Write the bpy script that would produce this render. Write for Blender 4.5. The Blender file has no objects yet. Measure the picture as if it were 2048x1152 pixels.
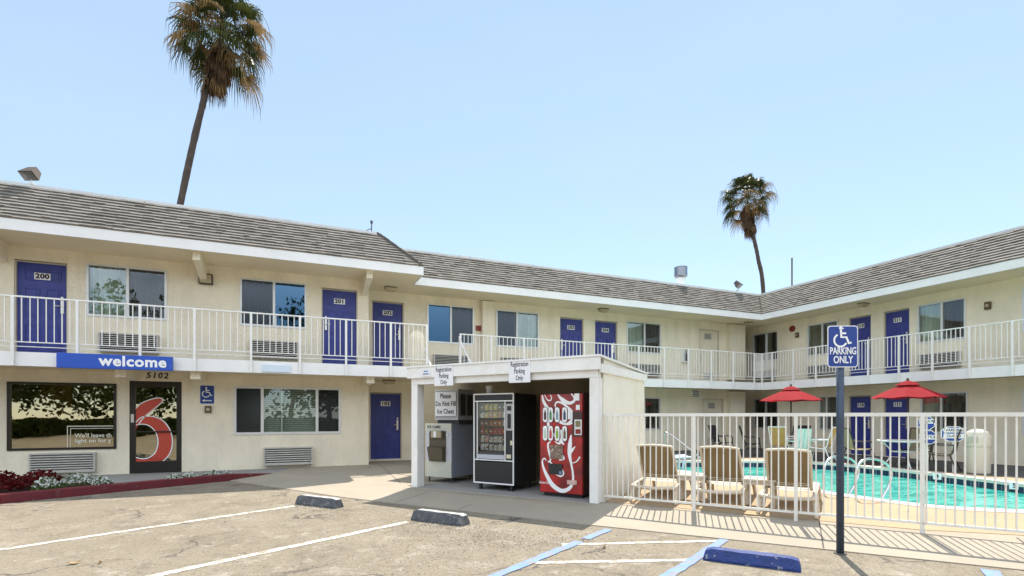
import bpy, bmesh, math, random
from mathutils import Vector, Matrix, noise as mnoise
random.seed(7)
D = bpy.data
SC = bpy.context.scene
COL = SC.collection
R = math.radians

# ------------------------------------------------------------------ camera, sky, sun, exposure
YAW = math.atan2(442, 1025)                       # building axes: X along the long wing, Y away from it
cam_d = D.cameras.new("camera"); cam = D.objects.new("camera", cam_d); COL.objects.link(cam)
cam.location = (0, 0, 1.45)
cam.rotation_euler = (R(90), 0, -YAW)
cam_d.sensor_width = 36.0
cam_d.lens = 36.0 * 1025 / 2048
cam_d.shift_y = (832 - 576) / 2048
cam_d.clip_start = 0.05; cam_d.clip_end = 3000
SC.camera = cam

SUN_EL, SUN_DIR = 59.5, (0.67, 0.74)              # the sun stands behind the building, to the right
w = D.worlds.new("World"); SC.world = w; w.use_nodes = True
nt = w.node_tree; nt.nodes.clear()
wo = nt.nodes.new("ShaderNodeOutputWorld"); bg = nt.nodes.new("ShaderNodeBackground")
sky = nt.nodes.new("ShaderNodeTexSky"); sky.sky_type = 'NISHITA'; sky.sun_disc = False
sky.sun_elevation = R(SUN_EL); sky.sun_rotation = math.atan2(SUN_DIR[0], SUN_DIR[1])
sky.air_density = 1.0; sky.dust_density = 0.0; sky.ozone_density = 1.3; sky.altitude = 600
bg.inputs['Strength'].default_value = 0.10
# thin veils all over, and an added unseen cloud bank behind and overhead for fill light
def wn(t, **k):
    n = nt.nodes.new(t)
    for q, v in k.items(): setattr(n, q, v)
    return n
def wmath(op, a, b=None):
    n = wn("ShaderNodeMath", operation=op)
    for i, x in enumerate((a, b)):
        if x is None: continue
        if isinstance(x, (int, float)): n.inputs[i].default_value = x
        else: nt.links.new(x, n.inputs[i])
    return n.outputs[0]
def wstep(x, lo, hi):
    n = wn("ShaderNodeMapRange", interpolation_type='SMOOTHSTEP'); n.inputs['From Min'].default_value = lo; n.inputs['From Max'].default_value = hi; nt.links.new(x, n.inputs['Value']); return n.outputs[0]
tc = wn("ShaderNodeTexCoord"); sep = wn("ShaderNodeSeparateXYZ"); nt.links.new(tc.outputs['Generated'], sep.inputs[0])
def wnoise(scl, s, d):
    mp = wn("ShaderNodeMapping"); mp.inputs['Scale'].default_value = scl; nz = wn("ShaderNodeTexNoise"); nz.inputs['Scale'].default_value = s; nz.inputs['Detail'].default_value = d; nz.inputs['Roughness'].default_value = .6
    nt.links.new(tc.outputs['Generated'], mp.inputs['Vector']); nt.links.new(mp.outputs[0], nz.inputs['Vector']); return nz.outputs['Fac']
back = wmath('ADD', wmath('MULTIPLY', sep.outputs['X'], -.396), wmath('MULTIPLY', sep.outputs['Y'], -.918))
mask = wmath('MULTIPLY', wstep(back, -.05, .45), wstep(sep.outputs['Z'], .10, .26))
cov = wmath('MULTIPLY', mask, wstep(wnoise((1, 1, 2), 2.2, 8), .34, .52))
veil = wmath('ADD', wmath('MULTIPLY', wstep(wnoise((1.0, 2.2, 4.5), 1.5, 7), .40, .85), .16), .52)
mxv = wn("ShaderNodeMix", data_type='RGBA'); mxv.inputs['B'].default_value = (2.75, 3.45, 3.85, 1); nt.links.new(veil, mxv.inputs['Factor']); nt.links.new(sky.outputs[0], mxv.inputs['A'])
mxc = wn("ShaderNodeMix", data_type='RGBA'); mxc.inputs['B'].default_value = (8.0, 8.6, 9.6, 1); nt.links.new(cov, mxc.inputs['Factor']); nt.links.new(mxv.outputs['Result'], mxc.inputs['A'])
nt.links.new(mxc.outputs['Result'], bg.inputs['Color'])
nt.links.new(bg.outputs[0], wo.inputs[0])
sun_d = D.lights.new("sun", 'SUN'); sun = D.objects.new("sun", sun_d); COL.objects.link(sun)
sun_d.energy = 3.0; sun_d.angle = R(0.5); sun_d.color = (1.0, 0.93, 0.82)
ce = math.cos(R(SUN_EL)); sl = math.hypot(*SUN_DIR)
sv = Vector((SUN_DIR[0]/sl*ce, SUN_DIR[1]/sl*ce, math.sin(R(SUN_EL))))
sun.rotation_euler = sv.to_track_quat('Z', 'Y').to_euler(); sun.location = (20, 25, 40)
SC.view_settings.view_transform = 'Standard'; SC.view_settings.look = 'None'
SC.view_settings.exposure = 1.30; SC.view_settings.gamma = 1.0

# ------------------------------------------------------------------ materials
MATS = {}
def _n(m, t, **kw):
    n = m.node_tree.nodes.new(t)
    for k, v in kw.items(): setattr(n, k, v)
    return n
def mat(name, col, rough=.7, var=.12, vscale=3.0, bump=0.0, bscale=60.0, metal=0.0, spec=.5, coat=0.0, stain=None, stain_s=.8, stain_p=(.5, .7), streak=0):
    """painted / plain surface: base colour mottled by noise, optional second-colour stains and bump"""
    if name in MATS: return MATS[name]
    m = D.materials.new(name); m.use_nodes = True; L = m.node_tree.links
    b = m.node_tree.nodes['Principled BSDF']
    b.inputs['Roughness'].default_value = rough; b.inputs['Metallic'].default_value = metal
    b.inputs['Specular IOR Level'].default_value = spec; b.inputs['Coat Weight'].default_value = coat
    g = _n(m, 'ShaderNodeNewGeometry')
    n1 = _n(m, 'ShaderNodeTexNoise'); n1.inputs['Scale'].default_value = vscale; n1.inputs['Detail'].default_value = 8; n1.inputs['Roughness'].default_value = .65
    L.new(g.outputs['Position'], n1.inputs['Vector'])
    r = _n(m, 'ShaderNodeValToRGB'); e = r.color_ramp.elements
    e[0].position = .3; e[1].position = .7
    e[0].color = tuple(max(0, c*(1-var)) for c in col) + (1,); e[1].color = tuple(min(1, c*(1+var)) for c in col) + (1,)
    L.new(n1.outputs['Fac'], r.inputs[0]); out = r.outputs[0]
    if stain:
        n2 = _n(m, 'ShaderNodeTexNoise'); n2.inputs['Scale'].default_value = stain_s; n2.inputs['Detail'].default_value = 9; n2.inputs['Roughness'].default_value = .7
        if streak:
            mpp = _n(m, 'ShaderNodeMapping'); mpp.inputs['Scale'].default_value = (1, 1, streak); L.new(g.outputs['Position'], mpp.inputs['Vector']); L.new(mpp.outputs[0], n2.inputs['Vector'])
        else: L.new(g.outputs['Position'], n2.inputs['Vector'])
        r2 = _n(m, 'ShaderNodeValToRGB'); r2.color_ramp.elements[0].position, r2.color_ramp.elements[1].position = stain_p
        L.new(n2.outputs['Fac'], r2.inputs[0])
        mx = _n(m, 'ShaderNodeMix', data_type='RGBA'); mx.inputs['B'].default_value = tuple(stain) + (1,)
        L.new(r2.outputs[0], mx.inputs['Factor']); L.new(out, mx.inputs['A']); out = mx.outputs['Result']
    L.new(out, b.inputs['Base Color'])
    if bump:
        n3 = _n(m, 'ShaderNodeTexNoise'); n3.inputs['Scale'].default_value = bscale; n3.inputs['Detail'].default_value = 4
        L.new(g.outputs['Position'], n3.inputs['Vector'])
        bp = _n(m, 'ShaderNodeBump'); bp.inputs['Strength'].default_value = bump; bp.inputs['Distance'].default_value = .02
        L.new(n3.outputs['Fac'], bp.inputs['Height']); L.new(bp.outputs[0], b.inputs['Normal'])
    MATS[name] = m; return m
def glass(name, fac, gloss=(.9, .95, 1), tint=(.8, .85, .85), rough=.01):
    if name in MATS: return MATS[name]
    m = D.materials.new(name); m.use_nodes = True; N = m.node_tree; N.nodes.remove(N.nodes['Principled BSDF'])
    o = N.nodes['Material Output']; t = _n(m, 'ShaderNodeBsdfTransparent'); gl = _n(m, 'ShaderNodeBsdfGlossy'); mx = _n(m, 'ShaderNodeMixShader')
    t.inputs[0].default_value = tint + (1,); gl.inputs[0].default_value = gloss + (1,); gl.inputs['Roughness'].default_value = rough
    fr = _n(m, 'ShaderNodeFresnel'); fr.inputs[0].default_value = 1.5
    ad = _n(m, 'ShaderNodeMath', operation='ADD', use_clamp=True); ad.inputs[1].default_value = fac
    g = _n(m, 'ShaderNodeNewGeometry'); nz = _n(m, 'ShaderNodeTexNoise'); nz.inputs['Scale'].default_value = 1.3
    bp = _n(m, 'ShaderNodeBump'); bp.inputs['Strength'].default_value = .04; bp.inputs['Distance'].default_value = .05
    N.links.new(g.outputs['Position'], nz.inputs['Vector']); N.links.new(nz.outputs[0], bp.inputs['Height']); N.links.new(bp.outputs[0], gl.inputs['Normal'])
    N.links.new(fr.outputs[0], ad.inputs[0]); N.links.new(ad.outputs[0], mx.inputs[0]); N.links.new(t.outputs[0], mx.inputs[1]); N.links.new(gl.outputs[0], mx.inputs[2])
    N.links.new(mx.outputs[0], o.inputs[0]); MATS[name] = m; return m
def leafmat(name, col, col2, trans=.35, scale=1.5, rough=.5):
    if name in MATS: return MATS[name]
    m = D.materials.new(name); m.use_nodes = True; N = m.node_tree; b = N.nodes['Principled BSDF']; o = N.nodes['Material Output']
    g = _n(m, 'ShaderNodeNewGeometry'); n1 = _n(m, 'ShaderNodeTexNoise'); n1.inputs['Scale'].default_value = scale; n1.inputs['Detail'].default_value = 5
    r = _n(m, 'ShaderNodeValToRGB'); r.color_ramp.elements[0].position = .35; r.color_ramp.elements[1].position = .68
    r.color_ramp.elements[0].color = col + (1,); r.color_ramp.elements[1].color = col2 + (1,)
    N.links.new(g.outputs['Position'], n1.inputs['Vector']); N.links.new(n1.outputs['Fac'], r.inputs[0]); N.links.new(r.outputs[0], b.inputs['Base Color'])
    b.inputs['Roughness'].default_value = rough; b.inputs['Specular IOR Level'].default_value = .12
    t = _n(m, 'ShaderNodeBsdfTranslucent'); N.links.new(r.outputs[0], t.inputs[0]); mx = _n(m, 'ShaderNodeMixShader'); mx.inputs[0].default_value = trans
    N.links.new(b.outputs[0], mx.inputs[1]); N.links.new(t.outputs[0], mx.inputs[2]); N.links.new(mx.outputs[0], o.inputs[0])
    MATS[name] = m; return m

stucco = mat('stucco_cream', (.87, .79, .62), .9, .08, 1.3, .8, 38, stain=(.72, .655, .52), stain_s=1.9, stain_p=(.46, .78), streak=.22)
soffit_m = mat('soffit_paint', (.82, .72, .52), .9, .06, 1.0, .15, 50)
white = mat('white_trim', (.80, .80, .78), .55, .05, 2.0, .05, 40, stain=(.62, .60, .55), stain_s=1.5, stain_p=(.62, .85))
whiteclean = mat('white_enamel', (.82, .82, .80), .4, .03, 5)
railwhite = mat('railing_white', (.80, .79, .75), .45, .05, 6)
fencewhite = mat('fence_offwhite', (.74, .72, .66), .45, .08, 6, stain=(.34, .22, .13), stain_s=9, stain_p=(.62, .72))
bluedoor = mat('door_blue', (.032, .045, .25), .45, .16, 3.0, stain=(.05, .065, .26), stain_s=5, stain_p=(.5, .7))
jamb = mat('door_frame_paint', (.60, .53, .42), .7, .06)
alu = mat('aluminium_frame', (.72, .72, .70), .35, .05, 6, metal=.25)
bronze = mat('bronze_frame', (.03, .026, .022), .35, .15, 4, metal=.3)
black = mat('black_paint', (.015, .015, .017), .45, .15, 5)
darkgrey = mat('dark_grey', (.05, .05, .055), .6, .15, 5)
grille = mat('grille_aluminium', (.52, .50, .46), .45, .10, 5, metal=.2)
steel = mat('steel', (.62, .63, .64), .25, .06, 8, metal=.9)
brass = mat('door_hardware', (.75, .72, .66), .3, .05, 8, metal=.6)
flashing = mat('roof_flashing', (.62, .63, .62), .5, .10, 1.5, .1, 20, stain=(.42, .43, .44), stain_s=1.8, stain_p=(.55, .75))
roofgravel = mat('roof_membrane', (.45, .45, .44), .9, .1)
concrete = mat('concrete_pale', (.34, .295, .23), .9, .07, 1.6, .25, 90, stain=(.31, .27, .21), stain_s=.7, stain_p=(.5, .78))
concrete_old = mat('concrete_grey', (.27, .265, .25), .9, .10, 1.6, .25, 90, stain=(.26, .25, .24), stain_s=1.1, stain_p=(.5, .75))
deckmat = mat('pool_deck_peach', (.40, .29, .18), .9, .06, 1.4, .25, 90, stain=(.33, .26, .18), stain_s=.9, stain_p=(.55, .8))
jointm = mat('joint_dark', (.10, .09, .08), .9, .2)
kerbred = mat('kerb_red', (.13, .010, .016), .6, .18, 4, .2, 30, stain=(.20, .10, .08), stain_s=9, stain_p=(.58, .68))
linewhite = mat('line_white', (.60, .575, .52), .8, .12, 8, .15, 60, stain=(.27, .235, .18), stain_s=9, stain_p=(.47, .60))
lineblue = mat('line_blue', (.16, .27, .58), .8, .12, 6, .15, 60, stain=(.24, .22, .19), stain_s=9, stain_p=(.46, .60))
stopblack = mat('stop_black', (.075, .08, .092), .7, .3, 10, .5, 35, stain=(.20, .20, .20), stain_s=11, stain_p=(.50, .66))
stopblue = mat('stop_blue', (.006, .03, .17), .5, .25, 8, .6, 30, stain=(.30, .30, .30), stain_s=11, stain_p=(.60, .64))
stoplit = mat('stop_top_lit', (.38, .38, .37), .8, .2, 14, .3, 40, stain=(.06, .06, .07), stain_s=20, stain_p=(.62, .7))  # wheel stop top painted pale as if sunlit, flecked with dark marks
signblue = mat('sign_blue', (.012, .045, .25), .4, .05, 3)
welcomeblue = mat('welcome_blue', (.02, .085, .46), .4, .04, 3)
signwhite = mat('sign_white', (.78, .78, .80), .45, .03, 4)
letterblack = mat('lettering_black', (.015, .015, .018), .6, .05)
letterwhite = mat('lettering_white', (.85, .85, .85), .5, .02)
postblue = mat('post_slate', (.045, .065, .10), .5, .35, 9, .2, 60, metal=.2)
redlogo = mat('logo_red', (.50, .06, .03), .5, .12, 3)
umbred = leafmat('umbrella_red', (.36, .025, .03), (.44, .035, .045), .38, .8, .8)
sling = leafmat('sling_brown', (.12, .085, .042), (.15, .105, .055), .30, 2, .8)
slingtan = leafmat('sling_tan', (.52, .36, .12), (.58, .42, .16), .30, 2, .8)
slingdark = leafmat('sling_dark', (.035, .03, .032), (.05, .045, .045), .15, 2, .8)
resin = mat('resin_beige', (.60, .53, .42), .5, .05, 4)
resinwhite = mat('resin_white', (.78, .79, .78), .45, .04, 4)
resinblue = mat('resin_pale_blue', (.45, .62, .74), .45, .05, 4)
resinmint = mat('resin_mint', (.62, .76, .68), .45, .05, 4)
bronzeframe = mat('furniture_bronze', (.04, .032, .026), .5, .1, 4)
trash = mat('trash_beige', (.62, .57, .46), .6, .06, 3, .1, 60)
tablewhite = mat('table_top', (.70, .70, .66), .4, .06, 3)
roomdark = mat('room_interior', (.10, .09, .075), .9, .1)
curt_dark = mat('curtain_dark', (.12, .105, .08), .9, .12, 2)
curt_grey = mat('curtain_grey', (.12, .12, .13), .9, .10, 2)
curt_light = mat('curtain_light', (.72, .74, .62), .9, .10, 2)
blinds = mat('blinds', (.42, .42, .36), .7, .05, 2)
blindsdark = mat('blinds_dark', (.13, .12, .12), .8, .05, 2)
brownbox = mat('brown_box', (.12, .075, .04), .6, .1)
firered = mat('fire_red', (.22, .02, .015), .5, .08)
lampbox = mat('lamp_diffuser', (.46, .40, .26), .5, .10, 4)
lampframe = mat('lamp_frame', (.085, .065, .045), .6, .10, 4)
brick_dead = leafmat('palm_dead', (.06, .038, .025), (.19, .12, .075), .18, 3.0, .8)
palmgreen = leafmat('palm_green', (.016, .028, .007), (.075, .085, .018), .25, 1.6, .45)
palmgold = leafmat('palm_straw', (.13, .085, .035), (.30, .20, .085), .30, 3, .6)
bark = mat('palm_bark', (.062, .047, .040), .95, .3, 6, .8, 14)
treeleaf = leafmat('tree_leaf', (.03, .055, .012), (.09, .12, .03), .3, .5)
treebark = mat('tree_bark', (.10, .075, .05), .95, .3, 5, .5, 20)
petal = leafmat('petal_white', (.70, .72, .66), (.85, .86, .82), .25, 20, .7)
leafdull = leafmat('leaf_green', (.05, .09, .025), (.12, .17, .05), .3, 10, .6)
leafred = leafmat('leaf_red', (.065, .005, .006), (.14, .011, .012), .25, 9, .55)
soil = mat('soil', (.07, .035, .025), .95, .3, 12, .8, 40)
tilenavy = mat('tile_navy', (.01, .025, .07), .25, .5, 9)
coping = mat('pool_coping', (.66, .62, .54), .8, .06, 3, .15, 60)
gG = glass('glass_clear', .05); gB = glass('glass_blue', .16, (.28, .55, .85), (.12, .26, .45)); gF = glass('glass_film', .34, (.95, .88, .68), (.55, .52, .40))
gL = glass('glass_light', .14, (.85, .95, 1.0), (.8, .88, .84)); gS = glass('glass_screened', .03, (.8, .9, 1.0), (.45, .46, .48), .15)
gV = glass('glass_machine', .05)

def asphalt():
    m = D.materials.new('asphalt_faded'); m.use_nodes = True; L = m.node_tree.links; b = m.node_tree.nodes['Principled BSDF']
    b.inputs['Roughness'].default_value = .92; b.inputs['Specular IOR Level'].default_value = .25
    g = _n(m, 'ShaderNodeNewGeometry')
    def noise(s, d=8, r=.65, dist=0):
        n = _n(m, 'ShaderNodeTexNoise'); n.inputs['Scale'].default_value = s; n.inputs['Detail'].default_value = d; n.inputs['Roughness'].default_value = r; n.inputs['Distortion'].default_value = dist
        L.new(g.outputs['Position'], n.inputs['Vector']); return n.outputs['Fac']
    def ramp(f, p0, p1, c0=(0, 0, 0), c1=(1, 1, 1)):
        r = _n(m, 'ShaderNodeValToRGB'); e = r.color_ramp.elements; e[0].position = p0; e[1].position = p1; e[0].color = c0 + (1,); e[1].color = c1 + (1,)
        L.new(f, r.inputs[0]); return r.outputs[0]
    def mix(f, a, bcol):
        x = _n(m, 'ShaderNodeMix', data_type='RGBA'); L.new(f, x.inputs['Factor']); L.new(a, x.inputs['A'])
        if isinstance(bcol, tuple): x.inputs['B'].default_value = bcol + (1,)
        else: L.new(bcol, x.inputs['B'])
        return x.outputs['Result']
    c = ramp(noise(.45, 6, .6), .3, .7, (.20, .168, .122), (.265, .228, .172))
    c = mix(ramp(noise(1.4, 9, .78, .8), .50, .64), c, (.155, .13, .095))         # darker worn patches
    c = mix(ramp(noise(2.3, 10, .8, .4), .53, .66), c, (.36, .325, .265))         # bleached scuffs
    c = mix(ramp(noise(5.0, 9, .8, .2), .57, .66), c, (.12, .10, .075))           # oil drips
    c = mix(ramp(noise(26, 6, .7), .51, .64), c, (.14, .118, .088))              # coarse aggregate
    c = mix(ramp(noise(55, 4, .7), .55, .66), c, (.36, .32, .255))
    c = mix(ramp(noise(140, 2, .5), .60, .72), c, (.10, .085, .065))
    v = _n(m, 'ShaderNodeTexVoronoi'); v.feature = 'DISTANCE_TO_EDGE'; v.inputs['Scale'].default_value = .55
    wv = _n(m, 'ShaderNodeVectorMath', operation='ADD'); nv = _n(m, 'ShaderNodeTexNoise'); nv.inputs['Scale'].default_value = 2.2; nv.inputs['Detail'].default_value = 6
    L.new(g.outputs['Position'], nv.inputs['Vector']); L.new(g.outputs['Position'], wv.inputs[0]); L.new(nv.outputs['Color'], wv.inputs[1]); L.new(wv.outputs[0], v.inputs['Vector'])
    cr = ramp(v.outputs['Distance'], .005, .016, (1, 1, 1), (0, 0, 0))
    gate = ramp(noise(.6, 3), .47, .56)
    mm = _n(m, 'ShaderNodeMath', operation='MULTIPLY'); L.new(cr, mm.inputs[0]); L.new(gate, mm.inputs[1])
    c = mix(mm.outputs[0], c, (.09, .08, .07))
    L.new(c, b.inputs['Base Color'])
    bp = _n(m, 'ShaderNodeBump'); bp.inputs['Strength'].default_value = .5; bp.inputs['Distance'].default_value = .008
    L.new(noise(120, 4), bp.inputs['Height']); L.new(bp.outputs[0], b.inputs['Normal']); return m
asphalt_m = asphalt()
def shingle_mat():
    m = D.materials.new('shingles'); m.use_nodes = True; L = m.node_tree.links; b = m.node_tree.nodes['Principled BSDF']; b.inputs['Roughness'].default_value = .95
    a = _n(m, 'ShaderNodeVertexColor'); a.layer_name = 'tint'
    g = _n(m, 'ShaderNodeNewGeometry'); n = _n(m, 'ShaderNodeTexNoise'); n.inputs['Scale'].default_value = 45; n.inputs['Detail'].default_value = 5
    L.new(g.outputs['Position'], n.inputs['Vector'])
    r = _n(m, 'ShaderNodeValToRGB'); r.color_ramp.elements[0].color = (.6, .6, .6, 1); r.color_ramp.elements[1].color = (1.3, 1.3, 1.3, 1)
    L.new(n.outputs['Fac'], r.inputs[0]); x = _n(m, 'ShaderNodeMix', data_type='RGBA', blend_type='MULTIPLY'); x.inputs['Factor'].default_value = 1
    L.new(a.outputs[0], x.inputs['A']); L.new(r.outputs[0], x.inputs['B']); L.new(x.outputs['Result'], b.inputs['Base Color']); return m
shingle_m = shingle_mat()
def water_mat():
    m = D.materials.new('pool_water'); m.use_nodes = True; L = m.node_tree.links; b = m.node_tree.nodes['Principled BSDF']
    g = _n(m, 'ShaderNodeNewGeometry'); n = _n(m, 'ShaderNodeTexNoise'); n.inputs['Scale'].default_value = 1.6; n.inputs['Detail'].default_value = 3; n.inputs['Distortion'].default_value = 1.2
    mp = _n(m, 'ShaderNodeMapping'); mp.inputs['Rotation'].default_value = (0, 0, R(25)); mp.inputs['Scale'].default_value = (1.0, 2.6, 1)
    L.new(g.outputs['Position'], mp.inputs['Vector']); L.new(mp.outputs[0], n.inputs['Vector'])
    r = _n(m, 'ShaderNodeValToRGB'); r.color_ramp.elements[0].position = .38; r.color_ramp.elements[1].position = .60
    r.color_ramp.elements[0].color = (.02, .33, .28, 1); r.color_ramp.elements[1].color = (.13, .60, .50, 1)
    L.new(n.outputs['Fac'], r.inputs[0]); L.new(r.outputs[0], b.inputs['Base Color']); b.inputs['Roughness'].default_value = .06
    bp = _n(m, 'ShaderNodeBump'); bp.inputs['Strength'].default_value = .3; bp.inputs['Distance'].default_value = .06
    L.new(n.outputs['Fac'], bp.inputs['Height']); L.new(bp.outputs[0], b.inputs['Normal']); return m
water_m = water_mat()

# ------------------------------------------------------------------ mesh helpers
class MB:
    def __init__(s): s.v = []; s.f = []; s.mi = []; s.cols = None
    def quad(s, *p, mi=0):
        b = len(s.v); s.v += [tuple(q) for q in p]; s.f.append(tuple(range(b, b+len(p)))); s.mi.append(mi); return s
    def box(s, x0, x1, y0, y1, z0, z1, mi=0):
        b = len(s.v)
        s.v += [(x0, y0, z0), (x1, y0, z0), (x1, y1, z0), (x0, y1, z0), (x0, y0, z1), (x1, y0, z1), (x1, y1, z1), (x0, y1, z1)]
        for f in ((0, 3, 2, 1), (4, 5, 6, 7), (0, 1, 5, 4), (1, 2, 6, 5), (2, 3, 7, 6), (3, 0, 4, 7)): s.f.append(tuple(b+i for i in f)); s.mi.append(mi)
        return s
    def hexa(s, bot, top, mi=0):
        n = len(bot); b = len(s.v); s.v += [tuple(p) for p in bot] + [tuple(p) for p in top]
        s.f.append(tuple(b+i for i in reversed(range(n)))); s.f.append(tuple(b+n+i for i in range(n))); s.mi += [mi, mi]
        for i in range(n):
            j = (i+1) % n; s.f.append((b+i, b+j, b+n+j, b+n+i)); s.mi.append(mi)
        return s
    def slab(s, poly, z0, z1, mi=0): return s.hexa([(x, y, z0) for x, y in poly], [(x, y, z1) for x, y in poly], mi)
    def tube(s, pts, r, n=8, mi=0, closed=False):
        pts = [Vector(p) for p in pts]; rs = r if isinstance(r, (list, tuple)) else [r]*len(pts); b = len(s.v); k = len(pts)
        up = None
        for i, p in enumerate(pts):
            a = pts[(i-1) % k] if (closed or i > 0) else p; c = pts[(i+1) % k] if (closed or i < k-1) else p
            t = (c-a).normalized()
            if up is None: up = t.orthogonal().normalized()
            up = (up - t*up.dot(t)); up = up.normalized() if up.length > 1e-5 else t.orthogonal().normalized()
            w_ = t.cross(up)
            for j in range(n):
                q = 2*math.pi*j/n + (math.pi/4 if n == 4 else 0); s.v.append(tuple(p + (up*math.cos(q)+w_*math.sin(q))*rs[i]))
        for i in range(k if closed else k-1):
            for j in range(n):
                i2 = (i+1) % k; s.f.append((b+i*n+j, b+i*n+(j+1) % n, b+i2*n+(j+1) % n, b+i2*n+j)); s.mi.append(mi)
        if not closed:
            s.f.append(tuple(b+j for j in reversed(range(n)))); s.f.append(tuple(b+(k-1)*n+j for j in range(n))); s.mi += [mi, mi]
        return s
    def lathe(s, prof, n=20, c=(0, 0), mi=0):
        b = len(s.v)
        for r_, z in prof:
            for j in range(n): q = 2*math.pi*j/n; s.v.append((c[0]+r_*math.cos(q), c[1]+r_*math.sin(q), z))
        for i in range(len(prof)-1):
            for j in range(n): s.f.append((b+i*n+j, b+i*n+(j+1) % n, b+(i+1)*n+(j+1) % n, b+(i+1)*n+j)); s.mi.append(mi)
        s.f.append(tuple(b+j for j in reversed(range(n)))); s.f.append(tuple(b+(len(prof)-1)*n+j for j in range(n))); s.mi += [mi, mi]
        return s
    def plate(s, poly, y, th=.003, mi=0):
        """flat polygon drawn in local x,z and extruded towards -y"""
        return s.hexa([(x, y, z) for x, z in poly], [(x, y-th, z) for x, z in poly], mi)
    def ribbon(s, pts, wd, y, th=.003, mi=0):
        k = len(pts); ws = wd if isinstance(wd, (list, tuple)) else [wd]*k; L_ = []; R_ = []
        for i in range(k):
            a = pts[max(0, i-1)]; c = pts[min(k-1, i+1)]; dx, dz = c[0]-a[0], c[1]-a[1]; l = math.hypot(dx, dz) or 1
            nx, nz_ = -dz/l*ws[i]/2, dx/l*ws[i]/2; L_.append((pts[i][0]+nx, pts[i][1]+nz_)); R_.append((pts[i][0]-nx, pts[i][1]-nz_))
        for i in range(k-1):
            b = len(s.v)
            for q in (L_[i], R_[i], R_[i+1], L_[i+1]): s.v.append((q[0], y-th, q[1]))
            s.f.append((b, b+1, b+2, b+3)); s.mi.append(mi)
        return s
    def build(s, name, m, parent=None, loc=(0, 0, 0), rz=0, smooth=False, bevel=0):
        me = D.meshes.new(name); me.from_pydata([tuple(p) for p in s.v], [], s.f)
        for k in (m if isinstance(m, (list, tuple)) else [m]): me.materials.append(k)
        for p, i in zip(me.polygons, s.mi): p.material_index = i
        bm = bmesh.new(); bm.from_mesh(me); bmesh.ops.recalc_face_normals(bm, faces=bm.faces)
        bm.to_mesh(me); bm.free()
        if smooth: me.shade_smooth()
        o = link(name, me, parent, loc, rz)
        if bevel:
            bv = o.modifiers.new('bevel', 'BEVEL'); bv.width = bevel; bv.segments = 2; bv.limit_method = 'ANGLE'
        return o
def link(name, data, parent=None, loc=(0, 0, 0), rz=0):
    o = D.objects.new(name, data); COL.objects.link(o); o.parent = parent; o.location = loc; o.rotation_euler = (0, 0, rz) if not isinstance(rz, tuple) else rz
    return o
def tag(o, label, cat, group=None):
    o['label'] = label; o['category'] = cat
    if group: o['group'] = group
    return o
def thing(name, label, cat, loc=(0, 0, 0), rz=0, group=None):
    return tag(link(name, None, None, loc, rz), label, cat, group)
def struct(o, kind='structure'): o['kind'] = kind; return o
def kids(o): return [c for c in D.objects if c.parent == o]
def copy_tree(o, parent=None):
    c = o.copy(); COL.objects.link(c)
    if parent is not None: c.parent = parent
    for ch in kids(o): copy_tree(ch, c)
    return c
def chain(pts, n=6, closed=False):
    """Catmull-Rom through points"""
    P = [Vector(p) for p in pts]; k = len(P); out = []
    for i in range(k if closed else k-1):
        a = P[(i-1) % k] if closed or i > 0 else P[i]; b = P[i]; c = P[(i+1) % k]; d = P[(i+2) % k] if closed or i+2 < k else c
        for j in range(n):
            t = j/n; out.append(.5*((2*b)+(c-a)*t+(2*a-5*b+4*c-d)*t*t+(3*b-a-3*c+d)*t**3))
    if not closed: out.append(P[-1])
    return [tuple(p) for p in out]
def text_mesh(body, size, bold=0.0, ext=.0015, align='CENTER', space=1.0, shear=0.0, lines=.9, wide=1.0):
    cu = D.curves.new('t', 'FONT'); cu.body = body; cu.size = size; cu.align_x = align; cu.align_y = 'CENTER'; cu.extrude = ext; cu.offset = bold
    cu.space_character = space; cu.shear = shear; cu.space_line = lines; cu.resolution_u = 3
    o = D.objects.new('t', cu); COL.objects.link(o); bpy.context.view_layer.update()
    me = D.meshes.new_from_object(o.evaluated_get(bpy.context.evaluated_depsgraph_get()))
    D.objects.remove(o); D.curves.remove(cu)
    me.transform(Matrix.Rotation(R(90), 4, 'X') @ Matrix.Diagonal((wide, 1, 1, 1))); me.materials.clear(); return me
def text(name, body, size, m, parent, loc, rz=0, **kw):
    me = text_mesh(body, size, **kw); me.name = name; me.materials.append(m); return link(name, me, parent, loc, rz)

# ------------------------------------------------------------------ ground
Yf, Yb, Yef, Yeb, Xe, Xw = 14.8, 15.85, 13.5, 14.55, 16.92, 18.22
DECKZ = .09
POOL = [(8.85, 7.6), (8.84, 6.2), (8.85, 5.2), (9.02, 4.5), (9.75, 3.85), (10.9, 3.3), (12.3, 3.7), (13.3, 5.3), (13.95, 7.5), (14.15, 9.2), (13.9, 10.35), (13.0, 11.15), (11.8, 11.75), (10.6, 12.15), (9.6, 11.7), (9.05, 10.5), (8.87, 9)]
pool_c = [(p[0], p[1]) for p in chain([(x, y, 0) for x, y in POOL], 5, True)]
pcx, pcy = 11.4, 7.7
def grow(poly, d):
    out = []; k = len(poly)
    for i in range(k):
        a = Vector(poly[i-1]); c = Vector(poly[(i+1) % k]); t = (c-a).normalized(); nrm = Vector((t.y, -t.x)); p = Vector(poly[i])
        if (p-Vector((pcx, pcy))).dot(nrm) < 0: nrm = -nrm
        q = p+nrm*d; out.append((q.x, q.y))
    return out
cop_o = grow(pool_c, .30)
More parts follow.
